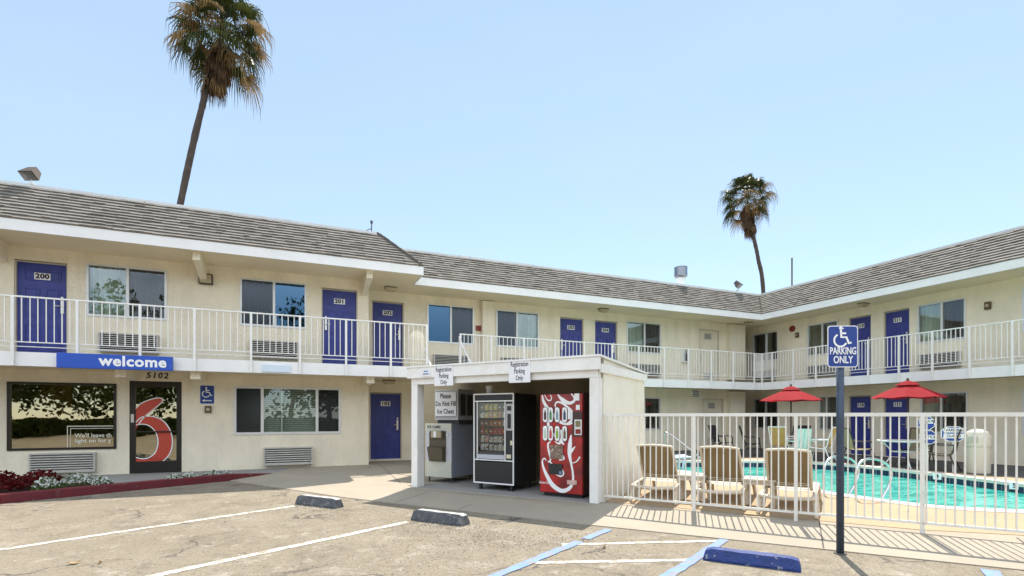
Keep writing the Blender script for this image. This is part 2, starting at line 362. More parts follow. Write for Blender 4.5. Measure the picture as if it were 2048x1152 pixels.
def holed(name, outer, hole, z, mt, skirt=False):
    bm = bmesh.new(); ov = [bm.verts.new((x, y, z)) for x, y in outer]; iv = [bm.verts.new((x, y, z)) for x, y in hole]
    ed = [bm.edges.new((ov[i], ov[(i+1) % len(ov)])) for i in range(len(ov))] + [bm.edges.new((iv[i], iv[(i+1) % len(iv)])) for i in range(len(iv))]
    bmesh.ops.triangle_fill(bm, edges=ed, use_beauty=True, use_dissolve=False)
    if skirt:
        for i in range(len(ov)):
            a, b = ov[i], ov[(i+1) % len(ov)]; c = bm.verts.new((b.co.x, b.co.y, 0)); d_ = bm.verts.new((a.co.x, a.co.y, 0)); bm.faces.new((a, b, c, d_))
    me = D.meshes.new(name); bm.to_mesh(me); bm.free(); me.materials.append(mt); return struct(link(name, me))
holed('asphalt_lot', [(-400, -400), (400, -400), (400, 400), (-400, 400)], cop_o, 0, asphalt_m)
# pavement: a ramp rising from the asphalt edge, then flat up to the walls
OUT = [(-1.25, 13.0), (.90, 9.45), (3.55, 5.92), (4.78, 4.40), (6.32, 2.48), (12.5, -5.4)]; PZ = .084
pn_ = Vector((.792, .611)); MID = [tuple(Vector(p)+pn_*1.22) for p in OUT]
m = MB()
for i in range(len(OUT)-1): m.quad((*OUT[i], .012), (*OUT[i+1], .012), (*MID[i+1], PZ), (*MID[i], PZ)); m.quad((*OUT[i], -.02), (*OUT[i+1], -.02), (*OUT[i+1], .012), (*OUT[i], .012))
m.quad(*[(x, y, PZ) for x, y in [MID[0], MID[1], (4.6, 12.0), (4.6, 16.0), (-.1, 16.0), (-.1, 14.4)]])
m.quad(*[(x, y, PZ) for x, y in [MID[1], MID[2], MID[3], (5.5, 7.3), (6.4, 9), (6.4, 12), (4.6, 12)]])
m.quad(*[(x, y, PZ) for x, y in [MID[3], MID[4], MID[5], (16, -5), (7.5, 4)]])
m.quad((4.6, 12, PZ), (6.4, 12, PZ), (6.4, 16, PZ), (4.6, 16, PZ))
struct(m.build('pavement', concrete))
holed('pool_deck', [(4.62, 6.90), (6.92, 3.70), (11.1, .2), (18.5, -4), (18.5, 17.5), (6.2, 16.1), (6.2, 11.5), (4.9, 10.2), (5.2, 8.6)], cop_o, DECKZ, deckmat, True)
m = MB(); k = len(pool_c)
for i in range(k):
    j = (i+1) % k; a, b, c, d_ = cop_o[i], cop_o[j], pool_c[j], pool_c[i]
    m.quad((*a, DECKZ+.012), (*b, DECKZ+.012), (*c, DECKZ+.012), (*d_, DECKZ+.012)); m.quad((*a, 0), (*b, 0), (*b, DECKZ+.012), (*a, DECKZ+.012)); m.quad((*d_, DECKZ+.012), (*c, DECKZ+.012), (*c, DECKZ-.05), (*d_, DECKZ-.05))
struct(m.build('pool_edge', coping))
m = MB()
pin = grow(pool_c, .0)
for i in range(k):                                                   # navy tile band, tile by tile, over a plastered wall
    j = (i+1) % k; a = Vector(pool_c[i]); b = Vector(pool_c[j]); n_t = max(1, round((b-a).length/.16))
    for q in range(n_t):
        p0 = a.lerp(b, (q+.06)/n_t); p1 = a.lerp(b, (q+.94)/n_t); z0, z1 = DECKZ-.235, DECKZ-.052
        m.quad((p0.x, p0.y, z0), (p1.x, p1.y, z0), (p1.x, p1.y, z1), (p0.x, p0.y, z1))
struct(m.build('pool_tile_band', tilenavy))
m = MB(); big = grow(pool_c, .012)
for i in range(k):
    j = (i+1) % k; m.quad((*big[i], -.3), (*big[j], -.3), (*big[j], DECKZ-.01), (*big[i], DECKZ-.01))
struct(m.build('pool_wall', mat('pool_plaster', (.35, .45, .48), .6)))
bm = bmesh.new(); bm.faces.new([bm.verts.new((x, y, -.085)) for x, y in big]); bmesh.ops.recalc_face_normals(bm, faces=bm.faces)
me = D.meshes.new('pool_water'); bm.to_mesh(me); bm.free(); me.materials.append(water_m)
struct(link('pool_water', me))

def strip(name, a, b, wd, z, mt, jag=0):
    a, b = Vector(a), Vector(b); t = (b-a).normalized(); n = Vector((-t.y, t.x))*wd/2; mm = MB(); k = max(2, int((b-a).length/.12)) if jag else 1
    pts = [a.lerp(b, i/k) for i in range(k+1)]
    l = [p+n*(1+random.uniform(-jag, jag)) for p in pts]; r_ = [p-n*(1+random.uniform(-jag, jag)) for p in pts]
    for i in range(k): mm.quad((*r_[i], z), (*r_[i+1], z), (*l[i+1], z), (*l[i], z))
    return struct(mm.build(name, mt))
strip('parking_line', (-6.2, 5.4), (.04, 8.96), .11, .004, linewhite, .12)
strip('parking_line', (-3.3, 4.35), (1.47, 7.0), .11, .004, linewhite, .12)
strip('parking_line', (2.80, 5.08), (4.60, 4.49), .085, .004, linewhite, .15)
strip('parking_line', (2.16, 4.57), (3.74, 4.005), .085, .004, linewhite, .15)
strip('parking_line', (1.2, 4.02), (3.05, 5.11), .11, .008, lineblue, .15)
strip('parking_line', (3.18, 5.19), (3.72, 5.51), .11, .008, lineblue, .15)
strip('parking_line', (2.3, 3.25), (4.66, 4.52), .11, .008, lineblue, .12)
strip('parking_line', (4.6, 1.8), (6.02, 2.64), .13, .008, lineblue, .12)
# pavement joints
def joint(a, b, wd=.014, z=PZ+.004): return strip('pavement_joint', a, b, wd, z, jointm, .5)
ed_ = Vector((.611, -.792)); pn = Vector((.792, .611))
for s_ in (1.1, 2.4, 3.6, 5.05, 7.2, 9.1):
    a = Vector((.96, 9.51))+ed_*s_; p = a-pn*.06; q = a+pn*1.2; e = ed_*.008; mm = MB(); mm.quad((*(p-e), .016), (*(p+e), .016), (*(q+e), PZ+.004), (*(q-e), PZ+.004)); struct(mm.build('pavement_joint', jointm))
joint((1.95, 9.78), (4.25, 6.72)); joint((2.3, 14.9), (2.05, 10.5)); joint((.2, 12.8), (3.2, 14.7))

# sidewalk slab by the office door, planting beds, red kerb
m = MB(); m.slab([(-12, 14.85), (-12, 10.2), (-4.3, 11.25), (-.2, 13.72), (-.05, 13.9), (-.05, 14.85)], -.02, .075); struct(m.build('entrance_walk', concrete_old))
def bed(poly): m = MB(); m.slab(poly, 0, .095); struct(m.build('planting_bed', soil))
bed([(-9, 14.0), (-9, 8.4), (-4.25, 11.27), (-3.2, 11.95), (-3.05, 12.3), (-4.0, 13.3), (-5.2, 14.0)])
bed([(-2.55, 12.35), (-1.3, 13.1), (-1.25, 13.5), (-1.8, 13.6), (-2.5, 12.9)])
m = MB()
kb = [(-9.5, 7.95), (-4.4, 11.09), (-1.2, 13.06), (-.08, 13.75)]
kt = [(-9.6, 8.12), (-4.49, 11.24), (-1.36, 13.2), (-.45, 13.95)]
hz = [.17, .16, .15, .045]
for i in range(3):
    a, b, c, d_ = kb[i], kb[i+1], kt[i+1], kt[i]
    m.hexa([(*a, -.02), (*b, -.02), (*c, -.02), (*d_, -.02)], [(*a, hz[i]), (*b, hz[i+1]), (*c, hz[i+1]), (*d_, hz[i])])
struct(m.build('kerb', kerbred, bevel=.015))

m = MB(); m.slab([(14.62, 2), (18.2, 2), (18.2, 15.84), (9.5, 15.84), (9.5, 12.75), (13.4, 12.75), (14.62, 11.2)], .0, DECKZ+.006); struct(m.build('deck_shade', mat('deck_shade_dark', (.085, .08, .078), .85, .15, 2, .2, 60)))  # dark sheet over the far deck, its colour standing in for building shade
# loose gravel and debris round the wheel stops
gv = MB()
def pebbles(cx, cy, rad, n, sx=1.0, ang=-52):
    ca, sa = math.cos(R(ang)), math.sin(R(ang))
    for _ in range(n):
        u_, v_ = random.gauss(0, rad*sx), random.gauss(0, rad); x, y = cx+u_*ca-v_*sa, cy+u_*sa+v_*ca
        r_ = random.uniform(.003, .011); a_ = random.uniform(0, 3); z0 = .001
        p = [(x+r_*math.cos(a_+q*1.57)*random.uniform(.6, 1.3), y+r_*math.sin(a_+q*1.57)*random.uniform(.6, 1.3)) for q in range(4)]
        b = len(gv.v); gv.v += [(px_, py_, z0) for px_, py_ in p] + [(x, y, z0+r_*.8)]
        mi = random.choice((0, 0, 1, 2))
        for q in range(4): gv.f.append((b+q, b+(q+1) % 4, b+4)); gv.mi.append(mi)
pebbles(1.75, 6.6, .22, 900, 1.9); pebbles(.35, 8.65, .16, 500, 2.2); pebbles(2.3, 5.6, .35, 1300, 1.6); pebbles(3.0, 5.35, .2, 600, 1.6); pebbles(1.6, 5.4, .6, 600); pebbles(-.5, 8.0, 1.2, 350, 1.5); pebbles(0, 6, 2.2, 500)
struct(gv.build('loose_gravel', [mat('pebble_tan', (.34, .27, .19), .9, .2, 30), mat('pebble_dark', (.13, .11, .09), .9, .2, 30), mat('pebble_pale', (.50, .46, .40), .9, .2, 30)]), 'stuff')

# ------------------------------------------------------------------ the motel
B = thing('motel_building', 'long L-shaped two-storey cream stucco motel with blue doors and grey shingled mansard roof', 'motel', (0, Yb, 0))
def bp(mb, name, mt, **kw):                                        # part of the building, built in world coordinates
    mb.v = [(x, y-Yb, z) for x, y, z in mb.v]; return mb.build(name, mt, B, **kw)
RIGHT = -R(90)
def wall_grid(mb, fx, s0, s1, z0, z1, holes, th=.2):
    """wall in the s,z plane with rectangular openings and reveals; fx(s, depth, z) gives the point"""
    S = sorted({s0, s1, *[h[0] for h in holes], *[h[1] for h in holes]}); Z = sorted({z0, z1, *[h[2] for h in holes], *[h[3] for h in holes]})
    S = [s for s in S if s0 <= s <= s1]; Z = [z for z in Z if z0 <= z <= z1]
    for i in range(len(S)-1):
        for j in range(len(Z)-1):
            cs, cz = (S[i]+S[i+1])/2, (Z[j]+Z[j+1])/2
            if any(h[0] < cs < h[1] and h[2] < cz < h[3] for h in holes): continue
            mb.quad(fx(S[i], 0, Z[j]), fx(S[i+1], 0, Z[j]), fx(S[i+1], 0, Z[j+1]), fx(S[i], 0, Z[j+1]))
            mb.quad(fx(S[i], th, Z[j]), fx(S[i+1], th, Z[j]), fx(S[i+1], th, Z[j+1]), fx(S[i], th, Z[j+1]))
    for a, b, c, d_ in holes:
        for p, q, r_, t in (((a, c), (b, c), (b, c), (a, c)), ((a, d_), (b, d_), (b, d_), (a, d_)), ((a, c), (a, d_), (a, d_), (a, c)), ((b, c), (b, d_), (b, d_), (b, c))):
            mb.quad(fx(p[0], 0, p[1]), fx(q[0], 0, q[1]), fx(r_[0], th, r_[1]), fx(t[0], th, t[1]))

FL2, TOP2 = 2.74, 4.95                                            # upper floor level and door-head level
# openings: left wing (x0,x1,z0,z1)
doorsL = [(-5.64, -4.70, FL2, 4.94, '200', 'r', Yf), (.76, 1.70, FL2, 4.94, '201', 'l', Yf)]
doorsLb = [(2.24, 3.19, FL2, 4.94, '202', 'r', Yb), (8.67, 9.63, FL2, 4.93, '203', 'l', Yb), (10.11, 11.08, FL2, 4.93, '204', 'r', Yb), (2.18, 3.13, .13, 2.16, '102', 'r', Yb)]
utilL = [(14.97, 16.02, FL2, 4.94), (15.16, 16.25, .10, 2.15)]
winL = [(-4.34, -2.79, 3.80, 4.98, 'LD', .5), (-1.19, .37, 3.80, 4.98, 'SB', .5)]
winLb = [(3.94, 5.47, 3.79, 4.98, 'BS', .5), (6.27, 7.83, 3.79, 4.98, 'SL', .48), (11.5, 13.06, 3.85, 4.98, 'LD', .52), (11.5, 13.04, .95, 2.14, 'DD', .52), (3.94, 5.47, .95, 2.14, 'DD', .5)]
fL = lambda s, d, z: (s, Yf+d, z)
fB = lambda s, d, z: (s, Yb+d, z)
fR = lambda s, d, z: (Xw+d, s, z)
doorsR = [(10.05, 10.83, FL2, 4.93, '211', 'r'), (11.24, 12.0, FL2, 4.93, '210', 'r'), (10.05, 10.83, .10, 2.16, '111', 'r'), (11.24, 12.0, .10, 2.16, '110', 'r'), (5.1, 5.86, FL2, 4.93, '212', 'r')]
winR = [(14.88, 16.09, 3.76, 4.92, 'DD', .52), (12.39, 13.58, 3.76, 4.92, 'DD', .5), (8.56, 9.81, 3.76, 4.93, 'LD', .52), (6.05, 7.27, 3.76, 4.93, 'DD', .5),
        (14.88, 16.06, .95, 2.17, 'DD', .5), (12.39, 13.10, .95, 2.17, 'GD', .4), (8.51, 9.72, .95, 2.16, 'GD', .45), (6.05, 7.27, .95, 2.16, 'DD', .5)]
office = (-5.75, -3.78, .68, 2.21); gdoor = (-3.53, -2.47, .075, 2.29); trip = (-1.32, 1.24, 1.0, 2.19)
WZ = 6.2
mw = MB()
wall_grid(mw, fL, -14, 2.0, -.1, WZ, [d[:4] for d in doorsL]+[w_[:4] for w_ in winL]+[office, gdoor, trip])
mw.box(1.8, 2.0, Yf+.2, Yb, -.1, WZ)
wall_grid(mw, fB, 2.0, 17.24, -.1, WZ, [d[:4] for d in doorsLb]+utilL+[w_[:4] for w_ in winLb])
mw.box(17.04, 17.24, Yb+.2, 20.0, -.1, WZ)
wall_grid(mw, fR, -6, 20.0, -.1, WZ, [d[:4] for d in doorsR]+[w_[:4] for w_ in winR])
mw.box(17.24, Xw, 19.8, 20.0, -.1, WZ)
mw.box(-14.2, -14, Yf, 22, -.1, WZ); mw.box(-14, 24.2, 22, 22.2, -.1, WZ); mw.box(24, 24.2, -6, 22, -.1, WZ); mw.box(Xw, 24, -6.2, -6, -.1, WZ)
mw.box(17.24, Xw, Yb+.3, 19.8, 2.7, 2.9)
bp(mw, 'wall', stucco)
for x0, x1, y0 in ((5.71, 6.14, Yb-.2), (16.43, 17.24, Yb-.22)):
    m = MB(); m.box(x0, x1, y0, Yb-.002, 2.93, 5.2); bp(m, 'pilaster', stucco)
m = MB(); m.box(16.43, 17.24, Yb-.22, Yb-.002, 0.08, 2.45); bp(m, 'pilaster', stucco)

# roof: shingle courses laid tab by tab
EZ, RZ, RUN = 5.45, 6.47, .98
def shingles(name, eave0, eave1, inward, cut0, cut1, seed):
    """eave0->eave1 along the eave; the slope climbs inward; cut0/cut1: how the ends move per metre of rise (hip/valley)"""
    rnd = random.Random(seed); me = D.meshes.new(name); V = []; F = []; Cc = []
    e0, e1 = Vector((*eave0, EZ)), Vector((*eave1, EZ)); ax = (e1-e0).normalized(); L_ = (e1-e0).length
    up = Vector((inward[0]*RUN, inward[1]*RUN, RZ-EZ)); sl_ = up.length; up.normalize(); nr = ax.cross(up).normalized()
    if nr.z < 0: nr = -nr
    n = 11; ex = sl_/n
    def add(a, b, lo, hi, th, c):
        P = [e0+ax*a+up*lo+nr*th, e0+ax*b+up*lo+nr*th, e0+ax*(b+0)+up*hi+nr*.004, e0+ax*a+up*hi+nr*.004, e0+ax*a+up*lo-nr*.01, e0+ax*b+up*lo-nr*.01]
        k = len(V); V.extend(P); F.extend([(k, k+1, k+2, k+3), (k+4, k+5, k+1, k), (k+4, k, k+3), (k+5, k+2, k+1)]); Cc.extend([c]*4)
    for r_ in range(n):
        lo = r_*ex; fr = lo/sl_; a = cut0*fr*RUN; end = L_-cut1*fr*RUN; x = a - 0
        while x < end:
            wd = rnd.uniform(.11, .27); x2 = min(end, x+wd); t = rnd.choice((.036, .040, .042, .050))
            g = rnd.uniform(.185, .235) if rnd.random() < .94 else rnd.uniform(.13, .17)
            add(x, x2, lo - rnd.uniform(0, .012), lo+ex*1.04, t, (g*1.05, g*.97, g*.86, 1)); x = x2
    # closing deck below the courses
    k = len(V); V.extend([e0-nr*.011, e1-nr*.011, e1-ax*cut1*RUN+up*sl_-nr*.011, e0+ax*cut0*RUN+up*sl_-nr*.011]); F.append((k, k+1, k+2, k+3)); Cc.append((.08, .07, .065, 1))
    V = [(p.x, p.y-Yb, p.z) for p in V]; me.from_pydata(V, [], F); ca = me.color_attributes.new('tint', 'FLOAT_COLOR', 'CORNER')
    for p in me.polygons:
        for li in p.loop_indices: ca.data[li].color = Cc[p.index]
    me.materials.append(shingle_m); return link(name, me, B)
rl = shingles('roof', (-14, Yef), (3.25, Yef), (0, 1), 0, 1, 1)
rb = shingles('roof', (2.3, Yeb), (Xe, Yeb), (0, 1), 0, -1, 2)
rr = shingles('roof', (Xe, Yeb), (Xe, -7), (1, 0), -1, 0, 3)
rs = shingles('roof', (3.25, Yef), (3.25, Yeb+.95), (-1, 0), 1, 0, 4)
m = MB()                                                            # flat roof deck behind the mansard
m.slab([(-14.3, Yef+RUN), (2.27, Yef+RUN), (2.27, 22.3), (-14.3, 22.3)], RZ-.14, RZ-.06); m.slab([(2.274, Yeb+RUN), (24.3, Yeb+RUN), (24.3, 22.3), (2.274, 22.3)], RZ-.142, RZ-.062)
m.slab([(Xe+RUN, -7), (24.3, -7), (24.3, Yeb+RUN-.004), (Xe+RUN, Yeb+RUN-.004)], RZ-.144, RZ-.064); bp(m, 'roof_deck', roofgravel)
def cap(a, b, side, par):                                           # pale metal coping along the ridge
    a, b = Vector(a), Vector(b); t = (b-a).normalized(); n = Vector(side); L_ = (b-a).length; k = int(L_/3)+1; mm = MB()
    for i in range(k):
        p, q = a+t*(L_*i/k), a+t*(L_*(i+1)/k-.012); jz = random.uniform(-.008, .008)
        mm.hexa([(*(p-n*.03), RZ-.03+jz), (*(q-n*.03), RZ-.03+jz), (*(q+n*.22), RZ-.03+jz), (*(p+n*.22), RZ-.03+jz)], [(*(p-n*.03), RZ+.05+jz), (*(q-n*.03), RZ+.05+jz), (*(q+n*.20), RZ+.11+jz), (*(p+n*.20), RZ+.11+jz)])
    mm.v = [(x, y-Yb, z) for x, y, z in mm.v]; mm.build('roof_flashing', flashing, par)
cap((-14, Yef+RUN), (2.27, Yef+RUN), (0, 1), rl); cap((2.27, Yeb+RUN), (Xe+RUN-.03, Yeb+RUN), (0, 1), rb); cap((Xe+RUN, Yeb+RUN), (Xe+RUN, -7), (1, 0), rr); cap((2.27, Yef+RUN+.23), (2.27, Yeb+RUN-.01), (-1, 0), rs)
m = MB()                                                            # hip cap tiles
for i in range(12):
    t = i/12; p = Vector((3.25-RUN*t, Yef+RUN*t, EZ+(RZ-EZ)*t)); q = Vector((3.25-RUN*(t+.1), Yef+RUN*(t+.1), EZ+(RZ-EZ)*(t+.1)))
    m.hexa([(p.x-.12, p.y-.01, p.z-.03), (p.x+.01, p.y+.12, p.z-.03), (q.x+.01, q.y+.12, q.z+.0), (q.x-.12, q.y-.01, q.z+.0)], [(p.x-.08, p.y-.045, p.z+.06), (p.x+.045, p.y+.08, p.z+.06), (q.x+.045, q.y+.08, q.z+.045), (q.x-.08, q.y-.045, q.z+.045)])
m.v = [(x, y-Yb, z) for x, y, z in m.v]; m.build('hip_cap', mat('hip_tile', (.09, .08, .07), .95, .3, 20), rl)
# fascia and soffits
FB = 5.21
m = MB(); m.box(-14, 3.25, Yef, Yef+.05, FB, EZ-.012); m.box(3.2, 3.25, Yef+.05, Yeb, FB, EZ-.012); bp(m, 'fascia', white)
m = MB(); m.box(3.252, Xe+.05, Yeb, Yeb+.05, FB, EZ-.012); bp(m, 'fascia', white)
m = MB(); m.box(Xe, Xe+.05, -7, Yeb-.002, FB, EZ-.012); bp(m, 'fascia', white)
m = MB(); m.box(-14, 3.2, Yef+.05, Yf, FB+.02, FB+.06); m.box(2.0, 3.2, Yf, Yb, FB+.02, FB+.06); m.box(3.2, Xw, Yeb+.05, Yb, FB+.022, FB+.062); m.box(Xe+.05, Xw, -7, Yeb+.05, FB+.018, FB+.058); m.box(17.24, Xw, Yb, 20, FB+.02, FB+.06)
bp(m, 'soffit', soffit_m)
def bracket(x, y0, y1, top):                                        # tapering outrigger beam below the soffit
    m = MB(); wd = .075
    m.hexa([(x-wd, y0, top-.19), (x+wd, y0, top-.19), (x+wd, y1, top-.42), (x-wd, y1, top-.42)], [(x-wd, y0, top), (x+wd, y0, top), (x+wd, y1, top), (x-wd, y1, top)]); bp(m, 'eave_bracket', stucco if y1-y0 > 1 else white)
for x in (-9.6, -5.8, -2.0, 1.88): bracket(x, Yef+.2, Yf, FB+.02)
# balcony slabs
SB, ST = 2.47, 2.755
def slab(boxes, edge):
    m = MB()
    for b in boxes: m.box(*b)
    o = bp(m, 'balcony_slab', concrete_old)
    e = MB()
    for b in edge: e.box(*b)
    e.v = [(x, y-Yb, z) for x, y, z in e.v]; e.build('slab_fascia', white, o)
    return o
slab([(-14, 3.36, Yef+.06, Yf, 2.60, FL2-.004), (2.0, 3.36, Yf, Yb, 2.60, FL2-.004)], [(-14, 3.40, Yef, Yef+.06, SB, ST), (3.34, 3.40, Yef+.06, Yeb, SB, ST)])
slab([(3.36, Xw, Yeb+.06, Yb, 2.60, FL2-.008)], [(3.40, Xe, Yeb, Yeb+.06, SB, ST)])
slab([(Xe+.06, Xw, -6, Yeb+.06, 2.60, FL2-.012)], [(Xe, Xe+.06, -6, Yeb+.06, SB, ST)])
m = MB(); m.box(-14, 3.34, Yef+.06, Yf, 2.50, 2.598); m.box(2, 3.34, Yf, Yb, 2.5, 2.598); m.box(3.34, Xw, Yeb+.06, Yb, 2.504, 2.598); m.box(Xe+.06, Xw, -6, Yeb+.06, 2.508, 2.598); bp(m, 'balcony_soffit', soffit_m)
for x in (-9.5, -3.43, -2.02, 1.90):
    m = MB(); m.box(x-.10, x+.10, Yef+.2, Yf, 2.30, 2.498); bp(m, 'balcony_beam', stucco)

# doors
def door_leaf(wd, h, mt):
    m = MB(); m.box(0, wd, 0, .045, 0, h); px = [(wd*.13, wd*.44), (wd*.56, wd*.87)]
    for x0, x1 in px:
        for z0, z1 in ((h*.09, h*.36), (h*.44, h*.74), (h*.82, h*.935)):
            for q in ((x0, x0+.022, z0, z1), (x1-.022, x1, z0, z1), (x0+.022, x1-.022, z0, z0+.022), (x0+.022, x1-.022, z1-.022, z1)): m.box(q[0], q[1], -.014, 0, q[2], q[3])
            m.box(x0+.05, x1-.05, -.010, 0, z0+.05, z1-.05)
    return m
def door(x, y, z, wd, h, num, hinge, rz, plate_x=.5, mt=None, recess=.09, hw=True):
    o = door_leaf(wd-.05, h-.04, bluedoor).build('door', mt or bluedoor, B, (x, y-Yb, z), rz)
    ca, sa = math.cos(rz), math.sin(rz)
    o.location.x += recess*(-sa)+.025*ca; o.location.y += recess*ca+.025*sa
    W = wd-.05; Hh = h-.04
    m = MB(); m.box(-.022, .0, -.06, .09, 0, Hh+.018); m.box(W, W+.022, -.06, .09, 0, Hh+.018); m.box(0, W, -.06, .09, Hh+.001, Hh+.018); m.build('door_frame', jamb, o)
    m = MB(); m.box(0, W, -.05, .02, -.02, .012); m.build('threshold', alu, o)
    hx = W-.09 if hinge == 'r' else .09; dz = h-2.0
    if hw:
        m = MB(); m.box(hx-.03, hx+.03, -.02, 0, .86+dz, 1.16+dz); m.box(hx-.02, hx+.02, -.03, -.02, 1.18+dz, 1.24+dz); sgn = -1 if hinge == 'r' else 1
        m.tube([(hx, -.02, 1.02+dz), (hx, -.065, 1.02+dz), (hx+sgn*.12, -.065, 1.02+dz)], .011, 6); m.build('handle', brass, o)
    if num:
        m = MB(); sc = W/.9; m.box(W/2-.145*sc, W/2+.145*sc, -.022, -.015, 1.595+dz, 1.745+dz); p = m.build('number_plate', signwhite, o)
        text('door_number', num, .15, letterblack, p, (W/2, -.0235, 1.67+dz), bold=.007, wide=1.05*sc, space=1.08)
    return o
for a in doorsL: door(a[0], a[6], a[2], a[1]-a[0], a[3]-a[2], a[4], a[5], 0)
for a in doorsLb: door(a[0], a[6], a[2], a[1]-a[0], a[3]-a[2], a[4], a[5], 0)
for a in doorsR: door(Xw, a[1], a[2], a[1]-a[0], a[3]-a[2], a[4], a[5], RIGHT)
cream_door = mat('utility_door_cream', (.74, .68, .54), .6, .05)
for i, a in enumerate(utilL):
    W, h = a[1]-a[0], a[3]-a[2]
    m = MB(); m.box(.03, W-.03, .05, .09, 0, h-.03); o = m.build('utility_door', cream_door, B, (a[0], 0, a[2]))
    dz = h-2.02
    m = MB(); m.box(0, .03, -.015, .1, 0, h); m.box(W-.03, W, -.015, .1, 0, h); m.box(.03, W-.03, -.015, .1, h-.03, h); m.build('door_frame', jamb, o)
    m = MB(); m.box(.32, .68, .03, .048, 1.62+dz, 1.86+dz); m.build('door_plaque', grille, o)
    m = MB()
    for q in range(5): m.box(.35, .65, .026, .0295, 1.65+dz+q*.04, 1.662+dz+q*.04)
    m.build('plaque_lines', darkgrey, o)
    m = MB(); m.box(.09, .15, .03, .05, .86, 1.12); m.tube([(.12, .03, 1.0), (.12, -.02, 1.0), (.22, -.02, 1.0)], .011, 6); m.build('handle', brass, o)
    m = MB()
    for q in range(5): m.box(.3, .8, .035, .048, .22+q*.05, .25+q*.05)
    m.build('louvre', grille, o)
m = MB(); m.box(0, .74, 0, .05, 0, 2.03); o = m.build('door', bluedoor, B, (17.35, 19.72-Yb, FL2)); m = MB(); m.box(0, .74, 0, .05, 0, 2.03); m.build('door', bluedoor, B, (17.35, 19.72-Yb, .1))

# windows
def curtain(x0, x1, z0, z1, y, amp=.03, folds=9, gather=0):
    m = MB(); n = folds*6; P = []
    for i in range(n+1):
        t = i/n; P.append((x0+(x1-x0)*t, y+amp*math.sin(t*folds*6.283+1.6*math.sin(t*9+x0*3))))
    for i in range(n): m.quad((*P[i], z0), (*P[i+1], z0), (*P[i+1], z1), (*P[i], z1))
    return m
def blind(x0, x1, z0, z1, y, pitch=.05):
    m = MB(); z = z0
    while z < z1-.01: m.quad((x0, y-.012, z), (x1, y-.012, z), (x1, y+.012, z+pitch*.85), (x0, y+.012, z+pitch*.85)); z += pitch
    return m
def window(x, y, z, wd, h, style, split, rz, sill=True):
    f = MB(); t = .035
    f.box(-.015, wd+.015, -.02, .07, -.03, .025); f.box(-.015, wd+.015, -.02, .07, h-.025, h+.015); f.box(-.015, t, -.02, .07, .025, h-.025); f.box(wd-t, wd+.015, -.02, .07, .025, h-.025)
    xm = wd*split; f.box(xm-.028, xm+.028, -.012, .06, .025, h-.025)
    o = f.build('window', alu, B, (x, y-Yb, z), rz)
    for (a, b), st, dy in zip(((t, xm-.028), (xm+.028, wd-t)), style, (.02, .035)):
        gm = {'L': gL, 'D': gG, 'S': gS, 'B': gB, 'G': gL}[st]; cm = {'L': curt_light, 'D': curt_dark, 'S': curt_grey, 'B': curt_grey, 'G': blinds}[st]
        m = MB(); m.quad((a, dy, .025), (b, dy, .025), (b, dy, h-.025), (a, dy, h-.025)); m.build('pane', gm, o)
        curtain(a-.02, b+.02, .02, h-.02, .16, .045 if st != 'L' else .06, 6).build('curtain', cm, o, smooth=True)
    m = MB(); m.quad((-.05, .32, -.1), (wd+.05, .32, -.1), (wd+.05, .32, h+.1), (-.05, .32, h+.1)); m.build('room', roomdark, o)
    return o
for a in winL: window(a[0], Yf, a[2], a[1]-a[0], a[3]-a[2], a[4], a[5], 0)
for a in winLb: window(a[0], Yb, a[2], a[1]-a[0], a[3]-a[2], a[4], a[5], 0)
for a in winR: window(Xw, a[1], a[2], a[1]-a[0], a[3]-a[2], a[4], a[5], RIGHT)
# three-light window with blinds
W, h = trip[1]-trip[0], trip[3]-trip[2]; f = MB()
for q in ((-.02, W+.02, -.035, .03), (-.02, W+.02, h-.03, h+.02)): f.box(q[0], q[1], -.025, .07, q[2], q[3])
for q in ((-.02, .04), (W-.04, W+.02), (.60, .67), (1.93, 2.0)): f.box(q[0], q[1], -.02, .068, .03, h-.03)
f.box(1.08, 1.115, .04, .09, .03, h-.03)
o = f.build('window', alu, B, (trip[0], Yf-Yb, trip[2]))
for x0, x1, gm, cm in ((.04, .60, gS, blindsdark), (.67, 1.93, gL, blinds), (2.0, W-.04, gG, blindsdark)):
    m = MB(); m.quad((x0, .03, .03), (x1, .03, .03), (x1, .03, h-.03), (x0, .03, h-.03)); m.build('pane', gm, o); blind(x0-.01, x1+.01, .03, h-.03, .13).build('blind', cm, o)
m = MB(); m.quad((-.05, .3, -.1), (W+.05, .3, -.1), (W+.05, .3, h+.1), (-.05, .3, h+.1)); m.build('room', roomdark, o)
# office window with film lettering
W, h = office[1]-office[0], office[3]-office[2]; f = MB()
for q in ((0, W, 0, .05), (0, W, h-.05, h)): f.box(q[0], q[1], -.03, .06, q[2], q[3])
for q in ((0, .05), (W-.05, W)): f.box(q[0], q[1], -.03, .06, .05, h-.05)
o = f.build('office_window', bronze, B, (office[0], Yf-Yb, office[2]))
m = MB(); m.quad((.05, .02, .05), (W-.05, .02, .05), (W-.05, .02, h-.05), (.05, .02, h-.05)); m.build('pane', gF, o)
m = MB(); m.quad((-.1, 1.8, -.6), (W+.1, 1.8, -.6), (W+.1, 1.8, h+.4), (-.1, 1.8, h+.4)); m.build('room', mat('lobby_wall', (.30, .26, .17), .9), o)
m = MB(); m.box(.25, .85, .9, 1.0, .75, h-.02); m.build('lobby_curtain', mat('lobby_orange', (.50, .26, .06), .9), o)
lt = mat('window_lettering', (.72, .70, .58), .5, .04)
text('window_slogan', "We'll leave th", .135, lt, o, (W-.79, .014, .315), align='LEFT', bold=.002, wide=.92); text('window_slogan', "light on for y", .135, lt, o, (W-.79, .014, .195), align='LEFT', bold=.002, wide=.97)
